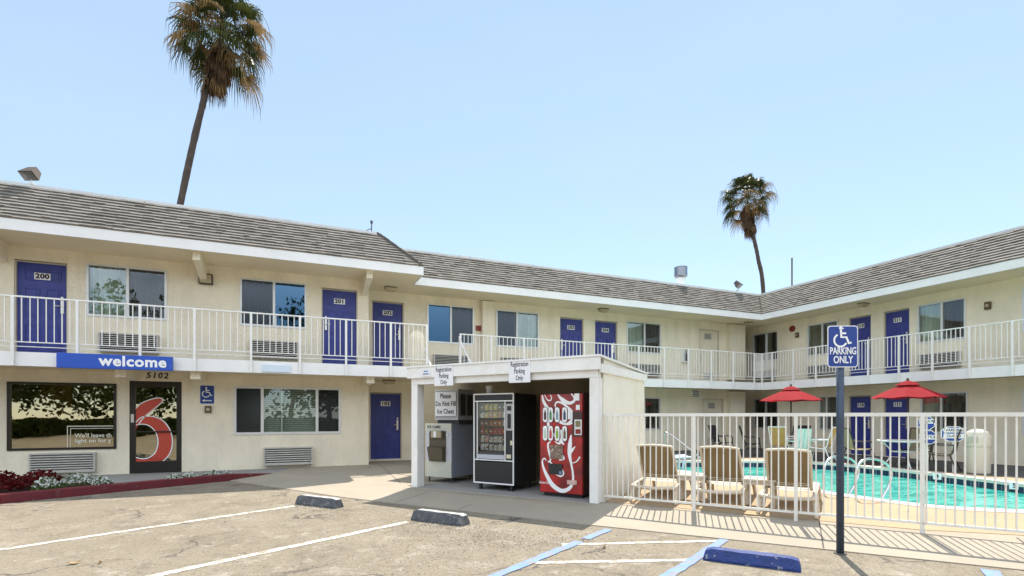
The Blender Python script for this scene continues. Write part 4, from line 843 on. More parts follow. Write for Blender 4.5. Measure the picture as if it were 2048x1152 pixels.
for i in range(8):
    px_, py_ = (200, 252, 314, 383)[i % 4], (320, 495)[i//4]; cx_, cz_ = cz((px_, py_)); m = MB(); a_, b_ = .042, .125
    cap_p = lambda a_, b_: [(cx_+a_*math.cos(R(q)), cz_+(b_-a_)*(1 if q < 180 else -1)+a_*math.sin(R(q))) for q in list(range(0, 181, 20))+list(range(180, 361, 20))]
    m.plate(cap_p(a_+.008, b_+.008), -.010, .006); q = m.build('selection_button', black, o); m = MB(); m.plate(cap_p(a_, b_), -.0165, .003); m.build('button_face', letterwhite, q); m = MB(); m.plate([(cx_-.022, cz_-.085), (cx_+.022, cz_-.085), (cx_+.022, cz_+.03), (cx_+.009, cz_+.055), (cx_+.009, cz_+.085), (cx_-.009, cz_+.085), (cx_-.009, cz_+.055), (cx_-.022, cz_+.03)], -.020, .002); m.build('bottle_picture', capm[i], q)
def cbox(name, x0, y0, x1, y1, yy, th, mt, par=None): m = MB(); a, b = cz((x0, y0)), cz((x1, y1)); m.box(a[0], b[0], yy-th, yy, b[1], a[1]); return m.build(name, mt, par or o)
cbox('coin_panel', 455, 290, 540, 520, -.004, .012, mat('coin_panel_dark', (.045, .02, .02), .4)); q = cbox('bill_slot', 474, 365, 538, 440, -.016, .006, whiteclean); cbox('slot_window', 482, 375, 528, 432, -.022, .002, mat('slot_tan', (.20, .17, .08), .4), q); q = cbox('price_label', 474, 443, 538, 505, -.016, .006, whiteclean); cbox('label_red', 482, 452, 530, 496, -.022, .002, firered, q)
cbox('label', 472, 125, 516, 190, -.012, .004, letterwhite); cbox('label', 486, 230, 520, 275, -.012, .004, letterwhite); cbox('label', 412, 270, 440, 362, -.012, .004, signwhite); cbox('picture_plate', 247, 605, 368, 735, -.014, .004, mat('picture_brown', (.20, .13, .09), .4, .6, 22, stain=(.5, .45, .4), stain_s=18, stain_p=(.55, .62))); q = cbox('delivery_slot', 234, 780, 362, 880, -.014, .006, black); cbox('slot_label', 334, 848, 356, 876, -.021, .002, lineblue, q); cbox('lower_label', 405, 925, 492, 965, -.012, .003, mat('label_worn', (.62, .40, .34), .5, .3, 40))
text('small_script', 'Coca-Cola', .05, letterwhite, o, (cz((180, 965))[0]+.02, -.003, cz((180, 965))[1]), shear=.3, bold=.001)
# parking notices on the shed fascia
def reg(s_, z, label, w_=.37, h_=.36):
    o = thing('registration_sign', label, 'sign', sw(s_, -.062, z), SRZ, 'registration parking signs'); m = MB(); m.box(-w_/2, w_/2, -.008, 0, -h_/2, h_/2); m.build('panel', signwhite, o); text('lettering', 'Registration\nParking\nOnly', .118, letterblack, o, (0, -.0095, 0), lines=.98, wide=.64 if w_ > .42 else .60, bold=.0006)
reg(.84, 2.185, 'left white Registration Parking Only sign, above the ice machine', .43, .36); reg(2.44, 2.20, 'right white Registration Parking Only sign, above and between the two vending machines', .41, .38)
o = tag(MB().box(-.10, .10, -.008, 0, -.065, .065).build('small_notice', signwhite, None, sw(.42, -.062, 2.255), SRZ), 'tiny white notice at the left end of the shed fascia', 'sign'); m = MB()
for q in range(2): m.box(-.07+.02*q, .07-.02*q, -.0095, -.008, -.03+.05*q, -.005+.05*q)
m.build('fine_print', lineblue, o)
# ------------------------------------------------------------------ wheel stops and the parking sign
def stop(a, b, mt, label, h_, dp, top_lit):
    a, b = Vector(a), Vector(b); t = b-a; L_ = t.length; rz = math.atan2(t.y, t.x); m = MB(); n = 10; V = []
    prof = [(0, 0), (.0, .02), (.035, h_), (dp-.035, h_), (dp, .02), (dp, 0)]
    for i in range(n+1):
        x = L_*i/n; e = .03 if i in (0, n) else 0; xs = x+(.02 if i == 0 else -.02 if i == n else 0)
        for y, z in prof: V.append(((x if z < .05 else xs), y+(random.uniform(-.004, .004) if 0 < z else 0), max(0, z+(random.uniform(-.006, .003) if z > .05 else 0)-(.02 if e and z > .05 else 0))))
    k = len(prof); m.v = V
    for i in range(n):
        for j in range(k-1): m.f.append((i*k+j, i*k+j+1, (i+1)*k+j+1, (i+1)*k+j)); m.mi.append(1 if (top_lit and j == 2) else 0)
    m.f += [tuple(range(k)), tuple(n*k+j for j in reversed(range(k)))]; m.mi += [0, 0]
    tag(m.build('wheel_stop', [mt, stoplit], None, (a.x, a.y, .002), rz), label, 'wheel stop', 'wheel stops in the parking bays')
stop((.06, 9.14), (.63, 8.44), stopblack, 'short black wheel stop farthest left, with its top painted pale as if sunlit', .15, .18, True)
stop((1.53, 7.11), (2.06, 6.42), stopblack, 'middle black wheel stop with grit at its foot, right of a white line', .145, .18, True)
stop((3.80, 3.97), (4.33, 3.29), stopblue, 'chipped blue wheel stop in front of the parking sign post', .115, .18, False)
o = thing('parking_sign', 'blue wheelchair PARKING ONLY sign on a dark post in front of the pool fence', 'sign', (5.30, 3.58, 0), R(-25)); m = MB(); m.tube([(0, 0, 0), (0, 0, 2.34)], .036, 14); m.build('post', postblue, o, smooth=True)
m = MB(); m.tube([(0, 0, 0), (0, 0, .012)], .06, 14); m.build('post_base', jointm, o)
m = MB(); m.plate(rounded(.312, .435, .03), -.040, .003, 0); p = m.build('sign_panel', signwhite, o, (0, 0, 2.175)); m = MB(); m.plate(rounded(.292, .415, .024), -.0435, .002); m.build('blue_face', signblue, p)
m = MB(); isa(m, -.005, .10, .215, -.0465, .019); m.build('wheelchair_symbol', letterwhite, p); text('lettering', 'PARKING', .105, letterwhite, p, (0, -.049, -.050), bold=.0018, wide=.62); text('lettering', 'ONLY', .105, letterwhite, p, (0, -.049, -.142), bold=.0018, wide=.70)
m = MB(); m.tube([(.0, -.045, .185), (.0, -.052, .185)], .008, 8); m.build('bolt', steel, p)

# ------------------------------------------------------------------ pool fence
fa, fb = Vector((4.55, 6.86)), Vector((6.86, 3.58)); ft = (fb-fa).normalized(); frz = math.atan2(ft.y, ft.x); fl_ = 9.0
F = thing('pool_fence', 'off-white metal picket fence along the pool deck', 'fence', (fa.x, fa.y, DECKZ), frz)
FT = 1.40
m = MB(); m.box(0, fl_, -.022, .022, FT-.045, FT); m.build('top_rail', fencewhite, F); m = MB(); m.box(0, fl_, -.014, .014, .085, .115); m.build('bottom_rail', fencewhite, F)
posts = [1.37, 2.65, 3.95, 5.2, 6.5, 7.8]; p0 = None
for x in posts:
    if p0 is None: m = MB(); m.box(-.021, .021, -.040, .002, -.03, FT-.046); p0 = m.build('post', fencewhite, F, (x, 0, 0))
    else: link('post', p0.data, F, (x, 0, 0))
pk = None; x = .045
while x < fl_-.02:
    if min(abs(x-p) for p in posts) > .035:
        if pk is None: m = MB(); m.box(-.0075, .0075, -.0075, .0075, .115, FT-.045); pk = m.build('picket', fencewhite, F, (x, 0, 0))
        elif x < 8.4: link('picket', pk.data, F, (x, 0, 0), (random.uniform(-.003, .003), 0, random.uniform(-.3, .3)))
    x += .0858
# ------------------------------------------------------------------ pool deck furniture
def lounger():
    o = thing('sun_lounger', '', 'lounger', group='sling loungers along the fence')
    for s_ in (-1, 1):
        x = s_*.31
        m = MB(); m.tube(chain([(x, 0, .34), (x*1.02, .5, .36), (x*1.02, 1.2, .37), (x*.98, 1.86, .33)], 5), .028, 8); m.build('side_rail', resin, o, smooth=True)
        for y0, y1 in ((.10, -.02), (.62, .50), (1.5, 1.72)): m = MB(); m.tube(chain([(x, y0, .35), (x*1.06, (y0+y1)/2, .20), (x*1.1, y1, 0)], 4), [.034]*4+[.028]*4+[.024], 8); m.build('leg', resin, o, smooth=True)
        m = MB(); m.tube(chain([(s_*.265, .62, .38), (s_*.265, .34, .80), (s_*.255, .10, 1.12)], 5), .022, 8); m.build('back_rail', resin, o, smooth=True)
    m = MB(); m.tube(chain([(-.255, .10, 1.12), (0, .05, 1.145), (.255, .10, 1.12)], 6), .024, 8); m.build('back_top', resin, o, smooth=True)
    m = MB(); m.tube(chain([(-.33, .02, .33), (0, -.06, .31), (.33, .02, .33)], 6), [.036]*13, 8); m.build('rear_bar', resin, o, smooth=True)
    m = MB(); m.tube(chain([(-.30, 1.86, .33), (0, 1.93, .31), (.30, 1.86, .33)], 6), .032, 8); m.build('foot_bar', resin, o, smooth=True)
    m = MB()
    for i in range(4): z = .40+i*.035; y = .56-i*.02; m.tube([(-.26, y, z), (.26, y, z)], .009, 6)
    m.build('back_slats', resin, o)
    m = MB(); n = 8
    for i in range(n):
        for j in range(n):
            def P(a, b): tt = a/n; u_ = b/n*2-1; return (u_*.25, .58-.475*tt+.035*(1-u_*u_)*-1, .42+.71*tt+.01*(1-u_*u_))
            m.quad(P(i, j), P(i+1, j), P(i+1, j+1), P(i, j+1))
    m.build('back_sling', sling, o, smooth=True)
    m = MB()
    for i in range(n):
        for j in range(n):
            def P(a, b): tt = a/n; u_ = b/n*2-1; return (u_*.29, .62+1.24*tt, .375-.02*(1-u_*u_)-.03*tt*tt)
            m.quad(P(i, j), P(i+1, j), P(i+1, j+1), P(i, j+1))
    m.build('seat_sling', mat('sling_seat_pale', (.60, .53, .42), .7, .05), o, smooth=True); return o
LRZ = frz
L0 = lounger()
for i, (x, y, dr, lb) in enumerate(((5.16, 6.44, 4, 'sling lounger nearest the shed wall, brown back towards the fence'), (5.75, 5.71, 1, 'middle brown-backed sling lounger, between two low tables'), (6.16, 4.90, -1, 'brown-backed sling lounger nearest the parking sign post'))):
    o = L0 if i == 0 else copy_tree(L0); o.location = (x, y, DECKZ); o.rotation_euler = (0, 0, LRZ+R(dr)); o['label'] = lb; o.scale = (1.02, 1.0, .79)
def low_table(): 
    o = thing('side_table', '', 'table', group='low tables between the loungers'); m = MB()
    for i in range(6): m.box(-.23, .23, -.23+i*.078, -.165+i*.078, .40, .425)
    m.build('table_top', resin, o)
    for sx in (-1, 1):
        for sy in (-1, 1): m = MB(); m.hexa([(sx*.20-.02, sy*.20-.02, 0), (sx*.20+.02, sy*.20-.02, 0), (sx*.20+.02, sy*.20+.02, 0), (sx*.20-.02, sy*.20+.02, 0)], [(sx*.18-.025, sy*.18-.025, .4), (sx*.18+.025, sy*.18-.025, .4), (sx*.18+.025, sy*.18+.025, .4), (sx*.18-.025, sy*.18+.025, .4)]); m.build('leg', resin, o)
    m = MB(); m.box(-.2, .2, -.2, -.18, .34, .40); m.box(-.2, .2, .18, .2, .34, .40); m.build('apron', resin, o); return o
T0 = low_table(); T1 = copy_tree(T0)
for o, (x, y), lb in ((T0, (5.95, 6.42), 'low beige slatted table between the left and middle loungers'), (T1, (6.50, 5.62), 'low beige slatted table between the middle and right loungers')): o.location = (x, y, DECKZ); o.rotation_euler = (0, 0, LRZ); o['label'] = lb
# pool ladder rails and entry handrail
o = thing('pool_ladder', 'pair of bent steel grab rails at the near pool edge behind the sign post', 'pool ladder', (8.6, 5.65, DECKZ))
for y in (-.27, .27): m = MB(); m.tube(chain([(-.25, y, 0), (-.25, y, .45), (-.12, y, .62), (.15, y, .66), (.50, y, .58), (.66, y, .40), (.58, y, .18), (.42, y, 0), (.40, y, -.1)], 6), .021, 8); m.build('grab_rail', steel, o, smooth=True)
o = thing('pool_handrail', 'slanting grey handrail at the far left end of the pool', 'handrail', (10.55, 12.35, DECKZ)); m = MB(); m.tube(chain([(-.05, .25, 0), (-.05, .22, .75), (.0, .10, .83), (.30, -.35, .45), (.55, -.75, .05), (.56, -.76, -.1)], 5), .021, 8); m.build('rail', steel, o, smooth=True)
for px_, py_, tx, rz, lb in ((13.78, 7.0, '4', R(-75), 'white pool depth tile marked 4 on the far pool edge'), (13.36, 5.45, '5', R(-66), 'white pool depth tile marked 5 at the right edge of the photo')):
    o = thing('depth_marker', lb, 'depth marker', (px_-.03, py_, .055), rz, 'pool depth tiles'); m = MB(); m.box(-.075, .075, -.02, 0, -.075, .065); m.build('tile', letterwhite, o); text('digit', tx, .13, letterblack, o, (0, -.022, 0), bold=.003)
# umbrellas
def umbrella(loc, label, rz, rg):
    o = thing('patio_umbrella', label, 'umbrella', loc, rz, 'red patio umbrellas'); m = MB(); m.tube([(0, 0, 0), (0, 0, 2.34)], .022, 10); m.build('pole', bronzeframe, o); m = MB(); m.lathe([(.24, 0), (.24, .06), (.05, .10), (.04, .3)], 16); m.build('base', darkgrey, o)
    m = MB(); n = 8; K = 6
    def P(a, t):
        q = 2*math.pi*a; seg = abs(((a*n) % 1)-.5)*2; rr_ = rg*t*(.945+.055*seg); z = 2.27-.40*t**1.15-.03*(1-seg)*t; return (rr_*math.cos(q), rr_*math.sin(q), z)
    for i in range(n*4):
        for j in range(K): m.quad(P(i/(n*4), .06+.94*j/K), P((i+1)/(n*4), .06+.94*j/K), P((i+1)/(n*4), .06+.94*(j+1)/K), P(i/(n*4), .06+.94*(j+1)/K))
    m.build('canopy', umbred, o); m = MB()
    for i in range(n*4): m.quad(P(i/(n*4), 1), P((i+1)/(n*4), 1), tuple(Vector(P((i+1)/(n*4), 1))-Vector((0, 0, .07))), tuple(Vector(P(i/(n*4), 1))-Vector((0, 0, .07))))
    m = MB(); m.lathe([(.30, 2.20), (.16, 2.29), (.04, 2.33)], 8); m.build('vent_cap', umbred, o); m = MB(); m.lathe([(.02, 2.32), (.035, 2.36), (.02, 2.40)], 8); m.build('finial', bronzeframe, o)
    for i in range(n): q = 2*math.pi*i/n; m = MB(); m.tube([(.03*math.cos(q), .03*math.sin(q), 2.24), (rg*.99*math.cos(q), rg*.99*math.sin(q), 1.845)], .009, 5); m.build('rib', bronzeframe, o)
umbrella((14.94, 11.72, DECKZ), 'red patio umbrella farther away, left of the parking sign post', .2, .95); umbrella((15.55, 8.62, DECKZ), 'red patio umbrella on the right, in front of door 111', .45, .85)
def round_table(loc, label):
    o = thing('patio_table', label, 'table', loc, 0, 'round patio tables'); m = MB(); m.lathe([(.58, .68), (.60, .69), (.60, .71), (.58, .72)], 28); m.build('table_top', tablewhite, o)
    for i in range(4): q = R(45+90*i); m = MB(); m.tube(chain([(.48*math.cos(q), .48*math.sin(q), .68), (.30*math.cos(q), .30*math.sin(q), .45), (.34*math.cos(q), .34*math.sin(q), .2), (.52*math.cos(q), .52*math.sin(q), 0)], 5), .017, 6); m.build('leg', resinwhite, o)
    m = MB(); m.tube([(.3*math.cos(R(a)), .3*math.sin(R(a)), .42) for a in range(0, 360, 20)], .012, 6, closed=True); m.build('ring', resinwhite, o)
round_table((14.9, 8.35, DECKZ), 'round pale patio table near the beige bin, right of the sign post'); round_table((15.0, 11.75, DECKZ), 'round pale patio table under the farther red umbrella')
def chair(fm, sm):
    o = thing('patio_chair', '', 'chair')
    for s_ in (-1, 1):
        x = s_*.27
        m = MB(); m.tube(chain([(x, -.25, .44), (x*1.05, -.28, .2), (x*1.08, -.33, 0)], 3), .017, 6); m.build('leg', fm, o); m = MB(); m.tube(chain([(x, .18, .44), (x*1.05, .26, .2), (x*1.08, .34, 0)], 3), .017, 6); m.build('leg', fm, o)
        m = MB(); m.tube(chain([(x, -.27, .44), (x, .18, .41), (x, .28, .70), (x, .38, 1.02)], 5), .017, 6); m.build('side_frame', fm, o); m = MB(); m.tube(chain([(x, -.25, .44), (x*1.1, -.2, .64), (x*1.1, .1, .65), (x, .27, .66)], 4), .018, 6); m.build('armrest', fm, o)
    m = MB(); m.tube([(-.27, .38, 1.02), (.27, .38, 1.02)], .017, 6); m.build('top_bar', fm, o); m = MB(); m.tube([(-.27, -.27, .44), (.27, -.27, .44)], .015, 6); m.build('front_bar', fm, o)
    m = MB(); m.quad((-.26, -.26, .44), (.26, -.26, .44), (.26, .17, .41), (-.26, .17, .41)); m.build('seat', sm, o); m = MB(); m.quad((-.26, .19, .44), (.26, .19, .44), (.26, .28, .71), (-.26, .28, .71)); m.quad((-.26, .28, .71), (.26, .28, .71), (.26, .37, 1.01), (-.26, .37, 1.01)); m.build('backrest', sm, o); return o
slingolive = leafmat('sling_olive', (.30, .27, .17), (.36, .32, .21), .25, 2, .8)
kinds = {'olive': chair(bronzeframe, slingolive), 'dark': chair(bronzeframe, slingdark), 'tan': chair(resinwhite, slingtan)}; used = set()
for kd, x, y, rz, lb, grp in (('olive', 14.75, 9.45, R(60), 'olive sling chair left of the round table, just right of the sign post', 'patio chairs by the pool'), ('olive', 14.75, 7.42, R(200), 'olive sling chair between the round table and the beige bin', 'patio chairs by the pool'),
        ('olive', 15.75, 8.5, R(280), 'olive sling chair behind the round table, back to the wall', 'patio chairs by the pool'), ('dark', 14.35, 12.75, R(40), 'dark brown sling chair left of the farther umbrella, behind the right lounger', 'dark chairs under the farther umbrella'), ('dark', 13.9, 13.6, R(20), 'dark brown sling chair farthest left, seen above the middle lounger', 'dark chairs under the farther umbrella'), ('dark', 15.9, 12.2, R(290), 'dark brown sling chair directly behind the farther umbrella pole', 'dark chairs under the farther umbrella'),
        ('tan', 14.25, 11.45, R(100), 'tan sling chair with a white frame, left of the mint plastic chair', 'tan sling chairs by the pool'), ('tan', 14.6, 10.45, R(200), 'tan sling chair with a white frame, left of the sign post', 'tan sling chairs by the pool')):
    o = copy_tree(kinds[kd]) if kd in used else kinds[kd]; used.add(kd); o.location = (x, y, DECKZ); o.rotation_euler = (0, 0, rz); o['label'] = lb; o['group'] = grp
o = thing('plastic_chair', 'mint white plastic chair between the two tan sling chairs', 'chair', (14.3, 10.95, DECKZ), R(150)); m = MB()
for i in range(4): m.hexa([(-.22+i*.115, .24, .36), (-.12+i*.115, .24, .36), (-.12+i*.115, .27, .36), (-.22+i*.115, .27, .36)], [(-.18+i*.097, .42, .98), (-.095+i*.097, .42, .98), (-.095+i*.097, .45, .98), (-.18+i*.097, .45, .98)])
m.build('backrest', resinmint, o); m = MB(); m.box(-.25, .25, -.25, .26, .36, .39); m.build('seat', resinmint, o)
for sx in (-1, 1):
    for y in (-.22, .24): m = MB(); m.tube([(sx*.23, y, .36), (sx*.27, y*1.15, 0)], .025, 8); m.build('leg', resinmint, o)
    m = MB(); m.box(sx*.30-.04, sx*.30+.04, -.25, .3, .58, .61); m.box(sx*.30-.02, sx*.30+.02, -.22, -.18, .36, .58); m.build('armrest', resinmint, o)
o = thing('plastic_lounger', 'pale blue slatted plastic lounger standing by the shed wall', 'lounger', (8.2, 10.9, DECKZ), R(60)); m = MB()
for i in range(9): z = .35+i*.075; y = .0+i*.022; m.box(-.28, .28, y-.015, y+.015, z, z+.05)
m.build('backrest', resinblue, o); m = MB()
for i in range(9): m.box(-.28, .28, -.08-i*.15, .03-i*.15, .32, .345)
m.build('seat', resinblue, o)
for sx in (-1, 1):
    m = MB(); m.tube(chain([(sx*.29, .2, 1.02), (sx*.29, 0, .35), (sx*.29, -1.3, .33)], 5), .025, 8); m.build('side_rail', resinblue, o)
    for y in (-.1, -1.15): m = MB(); m.tube([(sx*.28, y, .33), (sx*.30, y+.05, 0)], .03, 8); m.build('leg', resinblue, o)
o = thing('trash_bin', 'beige domed trash bin on the shaded pool deck', 'bin', (14.95, 6.79, DECKZ)); m = MB(); m.lathe([(.21, 0), (.235, .02), (.245, .62), (.23, .64)], 24); m.build('body', trash, o, smooth=False); m = MB(); m.lathe([(.25, .64), (.255, .68), (.25, .86), (.20, .98), (.10, 1.04), (.02, 1.055)], 24); m.build('lid', trash, o); m = MB(); m.box(-.265, -.20, -.11, .11, .74, .88); m.build('opening', mat('bin_flap', (.50, .46, .37), .6), o)
# octagonal notices hanging on the far fence
def octo(w_, h_, c=.28): return [(sx*w_/2*(1 if q else 1-c*2), sz*h_/2*(1-c*2 if q else 1)) for sx, sz, q in ((1, 1, 0), (1, 1, 1), (1, -1, 1), (1, -1, 0), (-1, -1, 0), (-1, -1, 1), (-1, 1, 1), (-1, 1, 0))]
def notice(loc, w_, h_, lines, label, sz=.1):
    o = thing('caution_sign', label, 'sign', loc, R(-42), 'warning signs by the pool'); m = MB(); m.plate(octo(w_, h_), 0, .006); m.build('border', letterwhite, o); m = MB(); m.plate(octo(w_*.92, h_*.92), -.007, .003); m.build('panel', signblue, o)
    for i, (tx, yy) in enumerate(lines): m = MB(); m.box(-w_*.40, w_*.40, -.0125, -.0105, yy-sz*.55, yy+sz*.55); b_ = m.build('text_band', letterwhite, o); text('lettering', tx, sz, letterblack, b_, (0, -.014, yy), bold=.002, wide=.8)
    m = MB(); m.tube([(0, .02, h_/2), (0, .02, -loc[2]+DECKZ)], .015, 6); m.build('post', railwhite, o)
notice((14.35, 7.55, 1.27), .36, .33, [('CAUTION', .05)], 'upper octagonal blue CAUTION sign behind the fence, near the beige bin', .10); notice((14.38, 7.52, .93), .36, .33, [('CAUTION', .0)], 'lower octagonal blue CAUTION sign below the first one', .10); notice((14.6, 7.1, 1.02), .50, .36, [('WARNING', .09), ('GUARD', -.05)], 'wide octagonal blue WARNING sign above the beige bin', .10)

# ------------------------------------------------------------------ palms, trees, planting
def palm(name, label, pts, rad, crown, rc, nlive, ndead, skirt, seed, up=0.0):
    rnd = random.Random(seed); base = Vector((pts[0][0], pts[0][1], 0)); o = thing(name, label, 'palm tree', base, 0, 'tall fan palms behind the motel')
    P = [Vector(p) for p in chain(pts, 12)]; m = MB(); m.tube([tuple(p-base) for p in P], [rad[0]+(rad[1]-rad[0])*i/(len(P)-1)+rnd.uniform(-.008, .012) for i in range(len(P))], 12); m.build('trunk', bark, o, smooth=True)
    c = Vector(crown)-base; axis = (P[-1]-P[-4]).normalized()
    def fan(mb, root, dirv, pet, bl, nseg, droop, spread, mi, wseg=.05, sag=.5):
        d = dirv.normalized(); side = d.cross(Vector((0, 0, 1)));
        if side.length < .1: side = Vector((1, 0, 0))
        side.normalize(); nrm = side.cross(d).normalized(); tip = root+d*pet+Vector((0, 0, -droop*pet*.35))
        d2 = (tip-root).normalized(); mid = (root+tip)/2+nrm*.06*pet
        mb.tube([tuple(root), tuple(mid), tuple(tip)], [.02, .014, .010], 4, mi=mi)
        for k in range(nseg):
            a = (k/(nseg-1)-.5)*spread; dv = (d2*math.cos(a)+side*math.sin(a)).normalized(); l = bl*(1-.28*abs(a)/1.6)*rnd.uniform(.85, 1.1)
            p0 = tip; p1 = tip+dv*l*.5+nrm*.05*l-Vector((0, 0, droop*l*.10)); p2 = p1+dv*l*.32-Vector((0, 0, sag*l*(.25+.3*rnd.random()))); p3 = p2+dv*l*.06-Vector((0, 0, sag*l*(.45+.55*rnd.random())))
            wv = dv.cross(nrm).normalized()*wseg; wv = wv+nrm*rnd.uniform(-.4, .4)*wseg; b = len(mb.v)
            mb.v += [tuple(p0-wv*.2), tuple(p0+wv*.2), tuple(p1-wv*.65), tuple(p1+wv*.65), tuple(p2-wv*.4), tuple(p2+wv*.4), tuple(p3)]
            mb.f += [(b, b+1, b+3, b+2), (b+2, b+3, b+5, b+4), (b+4, b+5, b+6)]; mb.mi += [mi]*3
    live = MB(); k = nlive
    for i in range(k):
        ph = i*2.39996+rnd.uniform(-.35, .35); t = (i+.5)/k; el = R(86-t*130+rnd.uniform(-10, 10)); d = Vector((math.cos(el)*math.cos(ph), math.cos(el)*math.sin(ph), math.sin(el)))
        mi = 1 if rnd.random() < .08+.28*(t > .5) else 0
        fan(live, c+Vector((0, 0, rnd.uniform(-.3, .2)))*rc*.2, d, rc*rnd.uniform(.42, .72), rc*rnd.uniform(.36, .50), 26, .25+.4*t, 3.7, mi, .036*rc/2.2+.006, rnd.uniform(.5, .95))
    live.build('crown', [palmgreen, palmgold], o)
    dead = MB()
    for i in range(ndead):
        ph = rnd.uniform(0, 6.283); t = rnd.random(); h0 = rnd.random()**.8; el = R(-60-24*t-6*h0)
        d = Vector((math.cos(el)*math.cos(ph), math.cos(el)*math.sin(ph), math.sin(el))); root = c-axis*skirt*.60*h0
        fan(dead, root, d, skirt*.22*rnd.uniform(.8, 1.2), skirt*.34*rnd.uniform(.7, 1.2), 11, .5, 1.0, rnd.choice((0, 0, 0, 0, 1)), .038, .30)
    dead.build('dead_fronds', [brick_dead, palmgold], o)
    st = MB()
    for i in range(5):
        ph = rnd.uniform(0, 6.283); d = Vector((math.cos(ph), math.sin(ph), .5)); p = c; q = [c, c+d*rc*.4, c+d*rc*.75-Vector((0, 0, rc*.1)), c+d*rc*.95-Vector((0, 0, rc*.55)), c+d*rc*.98-Vector((0, 0, rc*1.05))]
        st.tube(chain([tuple(x) for x in q], 4), .009, 4)
    st.build('seed_stalks', palmgold, o)
palm('fan_palm', 'large fan palm leaning right with its crown cut off by the top of the photo', [(-5.9, 26.4, 0), (-4.98, 26.1, 7), (-4.37, 25.84, 10.5), (-3.80, 25.6, 13.4), (-3.35, 25.4, 15.4), (-2.95, 25.2, 17.3)], (.145, .115), (-2.72, 25.1, 18.05), 2.2, 66, 130, 2.5, 11)
palm('fan_palm', 'distant smaller fan palm above the inner corner of the roofs', [(28.95, 24.5, 0), (28.78, 24.6, 9.3), (28.45, 24.75, 11.9), (28.17, 24.88, 13.4), (27.85, 25.0, 15.4)], (.14, .10), (27.72, 25.0, 16.0), 1.85, 58, 70, 2.3, 5)

def plant(name, label, loc, r_, h_, n, mats, seed, cat, group, flower=.0):
    rnd = random.Random(seed); m = MB()
    for i in range(n):
        ph = rnd.uniform(0, 6.283); q = math.sqrt(rnd.random())*r_; z = h_*(1-(q/r_)**2*.6)*rnd.uniform(.35, 1.0); c = Vector((q*math.cos(ph), q*math.sin(ph), z)); s_ = rnd.uniform(.012, .03)
        fl = rnd.random() < flower and z > h_*.35; s_ = rnd.uniform(.016, .028) if fl else rnd.uniform(.018, .04); a = Vector((rnd.uniform(-1, 1), rnd.uniform(-1, 1), rnd.uniform(-.3, 1))).normalized(); b = a.orthogonal().normalized()
        for _ in range(2 if fl else 1):
            e = a.cross(b); m.quad(c-a*s_, c-b*s_*.6, c+a*s_, c+b*s_*.6, mi=1 if fl else 0); b = e
    m2 = MB()
    for i in range(7): ph = rnd.uniform(0, 6.283); m2.tube([(0, 0, 0), (r_*.6*math.cos(ph), r_*.6*math.sin(ph), h_*.7)], .005, 4)
    o = thing(name, label, cat, loc, 0, group); m.build('foliage', mats, o); m2.build('stems', leafdull, o)
import itertools
reds = [(-5.6, 11.5), (-5.15, 11.75), (-4.75, 11.75), (-4.3, 12.0), (-5.5, 12.2), (-4.9, 12.4), (-4.35, 12.45), (-6.1, 11.9), (-6.2, 11.2)]
rl_ = ['red leafy plant at the far left of the bed, nearest the kerb', 'red leafy plant second from the left, nearest the kerb', 'red leafy plant behind the leftmost white flower mound', 'red leafy plant between the two tall white flower mounds', 'red leafy plant at the left, nearest the wall', 'red leafy plant in the middle of the bed below the grille', 'red leafy plant right of the grille centre, behind white flowers', 'red leafy plant cut by the left edge of the photo', 'red leafy plant in the lower left corner of the bed']
for i, ((x, y), lb) in enumerate(zip(reds, rl_)): plant('red_plant', lb, (x, y, .09), .34, .36, 520, [leafred, leafred], 20+i, 'plant', 'red plants in the bed')
wf = [(-4.95, 11.12, .26, .2, 'long white flower mound at the left, against the kerb'), (-4.02, 11.72, .20, .30, 'round white flower mound against the kerb, left of the walk'), (-3.72, 12.25, .30, .30, 'largest white flower mound beside the office walk'), (-3.35, 12.2, .18, .2, 'small white flower mound at the pointed end of the bed'), (-4.55, 12.95, .24, .2, 'white flower mound behind the red plants, below the grille'), (-5.5, 10.85, .26, .2, 'white flower mound at the left edge of the photo'),
      (-2.25, 12.65, .16, .15, 'first white flower mound in the strip right of the glass door'), (-2.0, 12.85, .17, .16, 'second white flower mound in the strip right of the glass door'), (-1.62, 13.15, .17, .16, 'third white flower mound in the strip right of the glass door'), (-1.4, 13.3, .15, .14, 'last white flower mound in the strip, farthest right')]
for i, (x, y, r_, h_, lb) in enumerate(wf): plant('white_flowers', lb, (x, y, .09), r_, h_, 420, [leafdull, petal], 50+i, 'flowers', 'white flower mounds', .72)

# trees on the far side of the lot, seen in the window glass
def tree(x, y, h_, r_, seed, label):
    rnd = random.Random(seed); o = thing('leafy_tree', label, 'tree', (x, y, 0), 0, 'trees across the parking lot'); m = MB(); m.tube([(0, 0, 0), (.1, 0, h_*.3), (0, .1, h_*.6)], [.22, .17, .08], 8)
    for i in range(5): a = i*1.26; m.tube([(.08, 0, h_*.32), (r_*.6*math.cos(a), r_*.6*math.sin(a), h_*.65)], [.09, .03], 6)
    m.build('trunk', treebark, o); m = MB(); cl = [(Vector((rnd.gauss(0, r_*.42), rnd.gauss(0, r_*.42), h_*.55+rnd.gauss(0, h_*.14))), rnd.uniform(.5, 1.0)*r_*.5) for _ in range(22)]
    for _ in range(4500):
        c, q = rnd.choice(cl); d = Vector((rnd.gauss(0, 1), rnd.gauss(0, 1), rnd.gauss(0, 1))).normalized(); p = c+d*q*rnd.uniform(.6, 1); a = Vector((rnd.gauss(0, 1), rnd.gauss(0, 1), rnd.gauss(0, 1))).normalized(); b = a.orthogonal(); s_ = rnd.uniform(.10, .24); m.quad(p-a*s_, p-b*s_*.6, p+a*s_, p+b*s_*.6)
    m.build('crown', treeleaf, o)
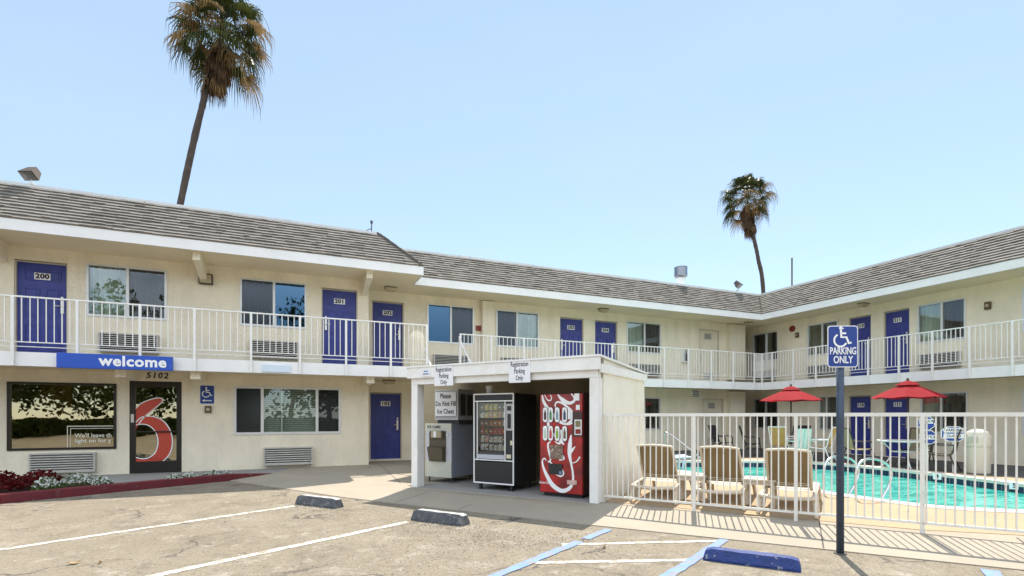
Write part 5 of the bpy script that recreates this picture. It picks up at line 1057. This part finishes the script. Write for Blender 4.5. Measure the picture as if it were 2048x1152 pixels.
TR = ((-24, -17, 9, 4.6, 'broad'), (-17.5, -15, 8, 4.4, 'low'), (-11, -16.5, 9.5, 4.8, 'tall'), (-4.5, -15, 8.5, 4.4, 'round'), (3, -17, 8, 4.4, 'wide'), (-31, -15, 9, 4.6, 'far'), (-20.5, -23, 12, 6, 'dense'), (-13.5, -24, 12, 6, 'great'), (-6.5, -23, 12, 6, 'big'), (0, -24, 11, 6, 'dark'), (-28, -24, 12, 6, 'shady'))
for i, (x, y, h_, r_, kd) in enumerate(TR): tree(x, y, h_, r_, 90+i, kd+' leafy tree across the lot behind the viewer')
for i, (x0, x1) in enumerate(((-34, -20), (-19.5, -6), (-5.5, 9))):
    rnd = random.Random(i); m = MB()
    for _ in range(5000):
        p = Vector((rnd.uniform(0, x1-x0), rnd.gauss(0, .5), 1.2*rnd.random()**.8)); a = Vector((rnd.gauss(0, 1), rnd.gauss(0, 1), rnd.gauss(0, 1))).normalized(); b = a.orthogonal(); s_ = rnd.uniform(.12, .24); m.quad(p-a*s_, p-b*s_*.6, p+a*s_, p+b*s_*.6)
    tag(m.build('hedge', treeleaf, None, (x0, -16, 0)), ('left', 'middle', 'right')[i]+' clipped green hedge across the lot behind the viewer', 'hedge')

# dry leaves on the asphalt
for i, (x, y, rz, lb) in enumerate(((-1.95, 6.3, .4, 'dry curled leaf on the asphalt at the lower left, between the white lines'), (-1.72, 6.22, 2.1, 'small dry leaf just right of the curled leaf at the lower left'), (3.15, 4.75, 1.0, 'small dry leaf between the white hatch lines'))):
    m = MB(); L_ = (.10, .05, .05)[i]; n = 6
    for q in range(n):
        a_, b_ = q/n, (q+1)/n; wa, wb = L_*.35*math.sin(math.pi*a_)+.002, L_*.35*math.sin(math.pi*b_)+.002; za, zb = .006+.018*(2*a_-1)**2, .006+.018*(2*b_-1)**2
        m.quad((L_*(a_-.5), -wa, za+.008), (L_*(b_-.5), -wb, zb+.008), (L_*(b_-.5), 0, zb), (L_*(a_-.5), 0, za)); m.quad((L_*(a_-.5), 0, za), (L_*(b_-.5), 0, zb), (L_*(b_-.5), wb, zb+.01), (L_*(a_-.5), wa, za+.01))
    tag(m.build('dry_leaf', mat('leaf_dry', (.36, .24, .12), .8, .2, 30), None, (x, y, 0), rz), lb, 'leaf', 'dry leaves on the asphalt')
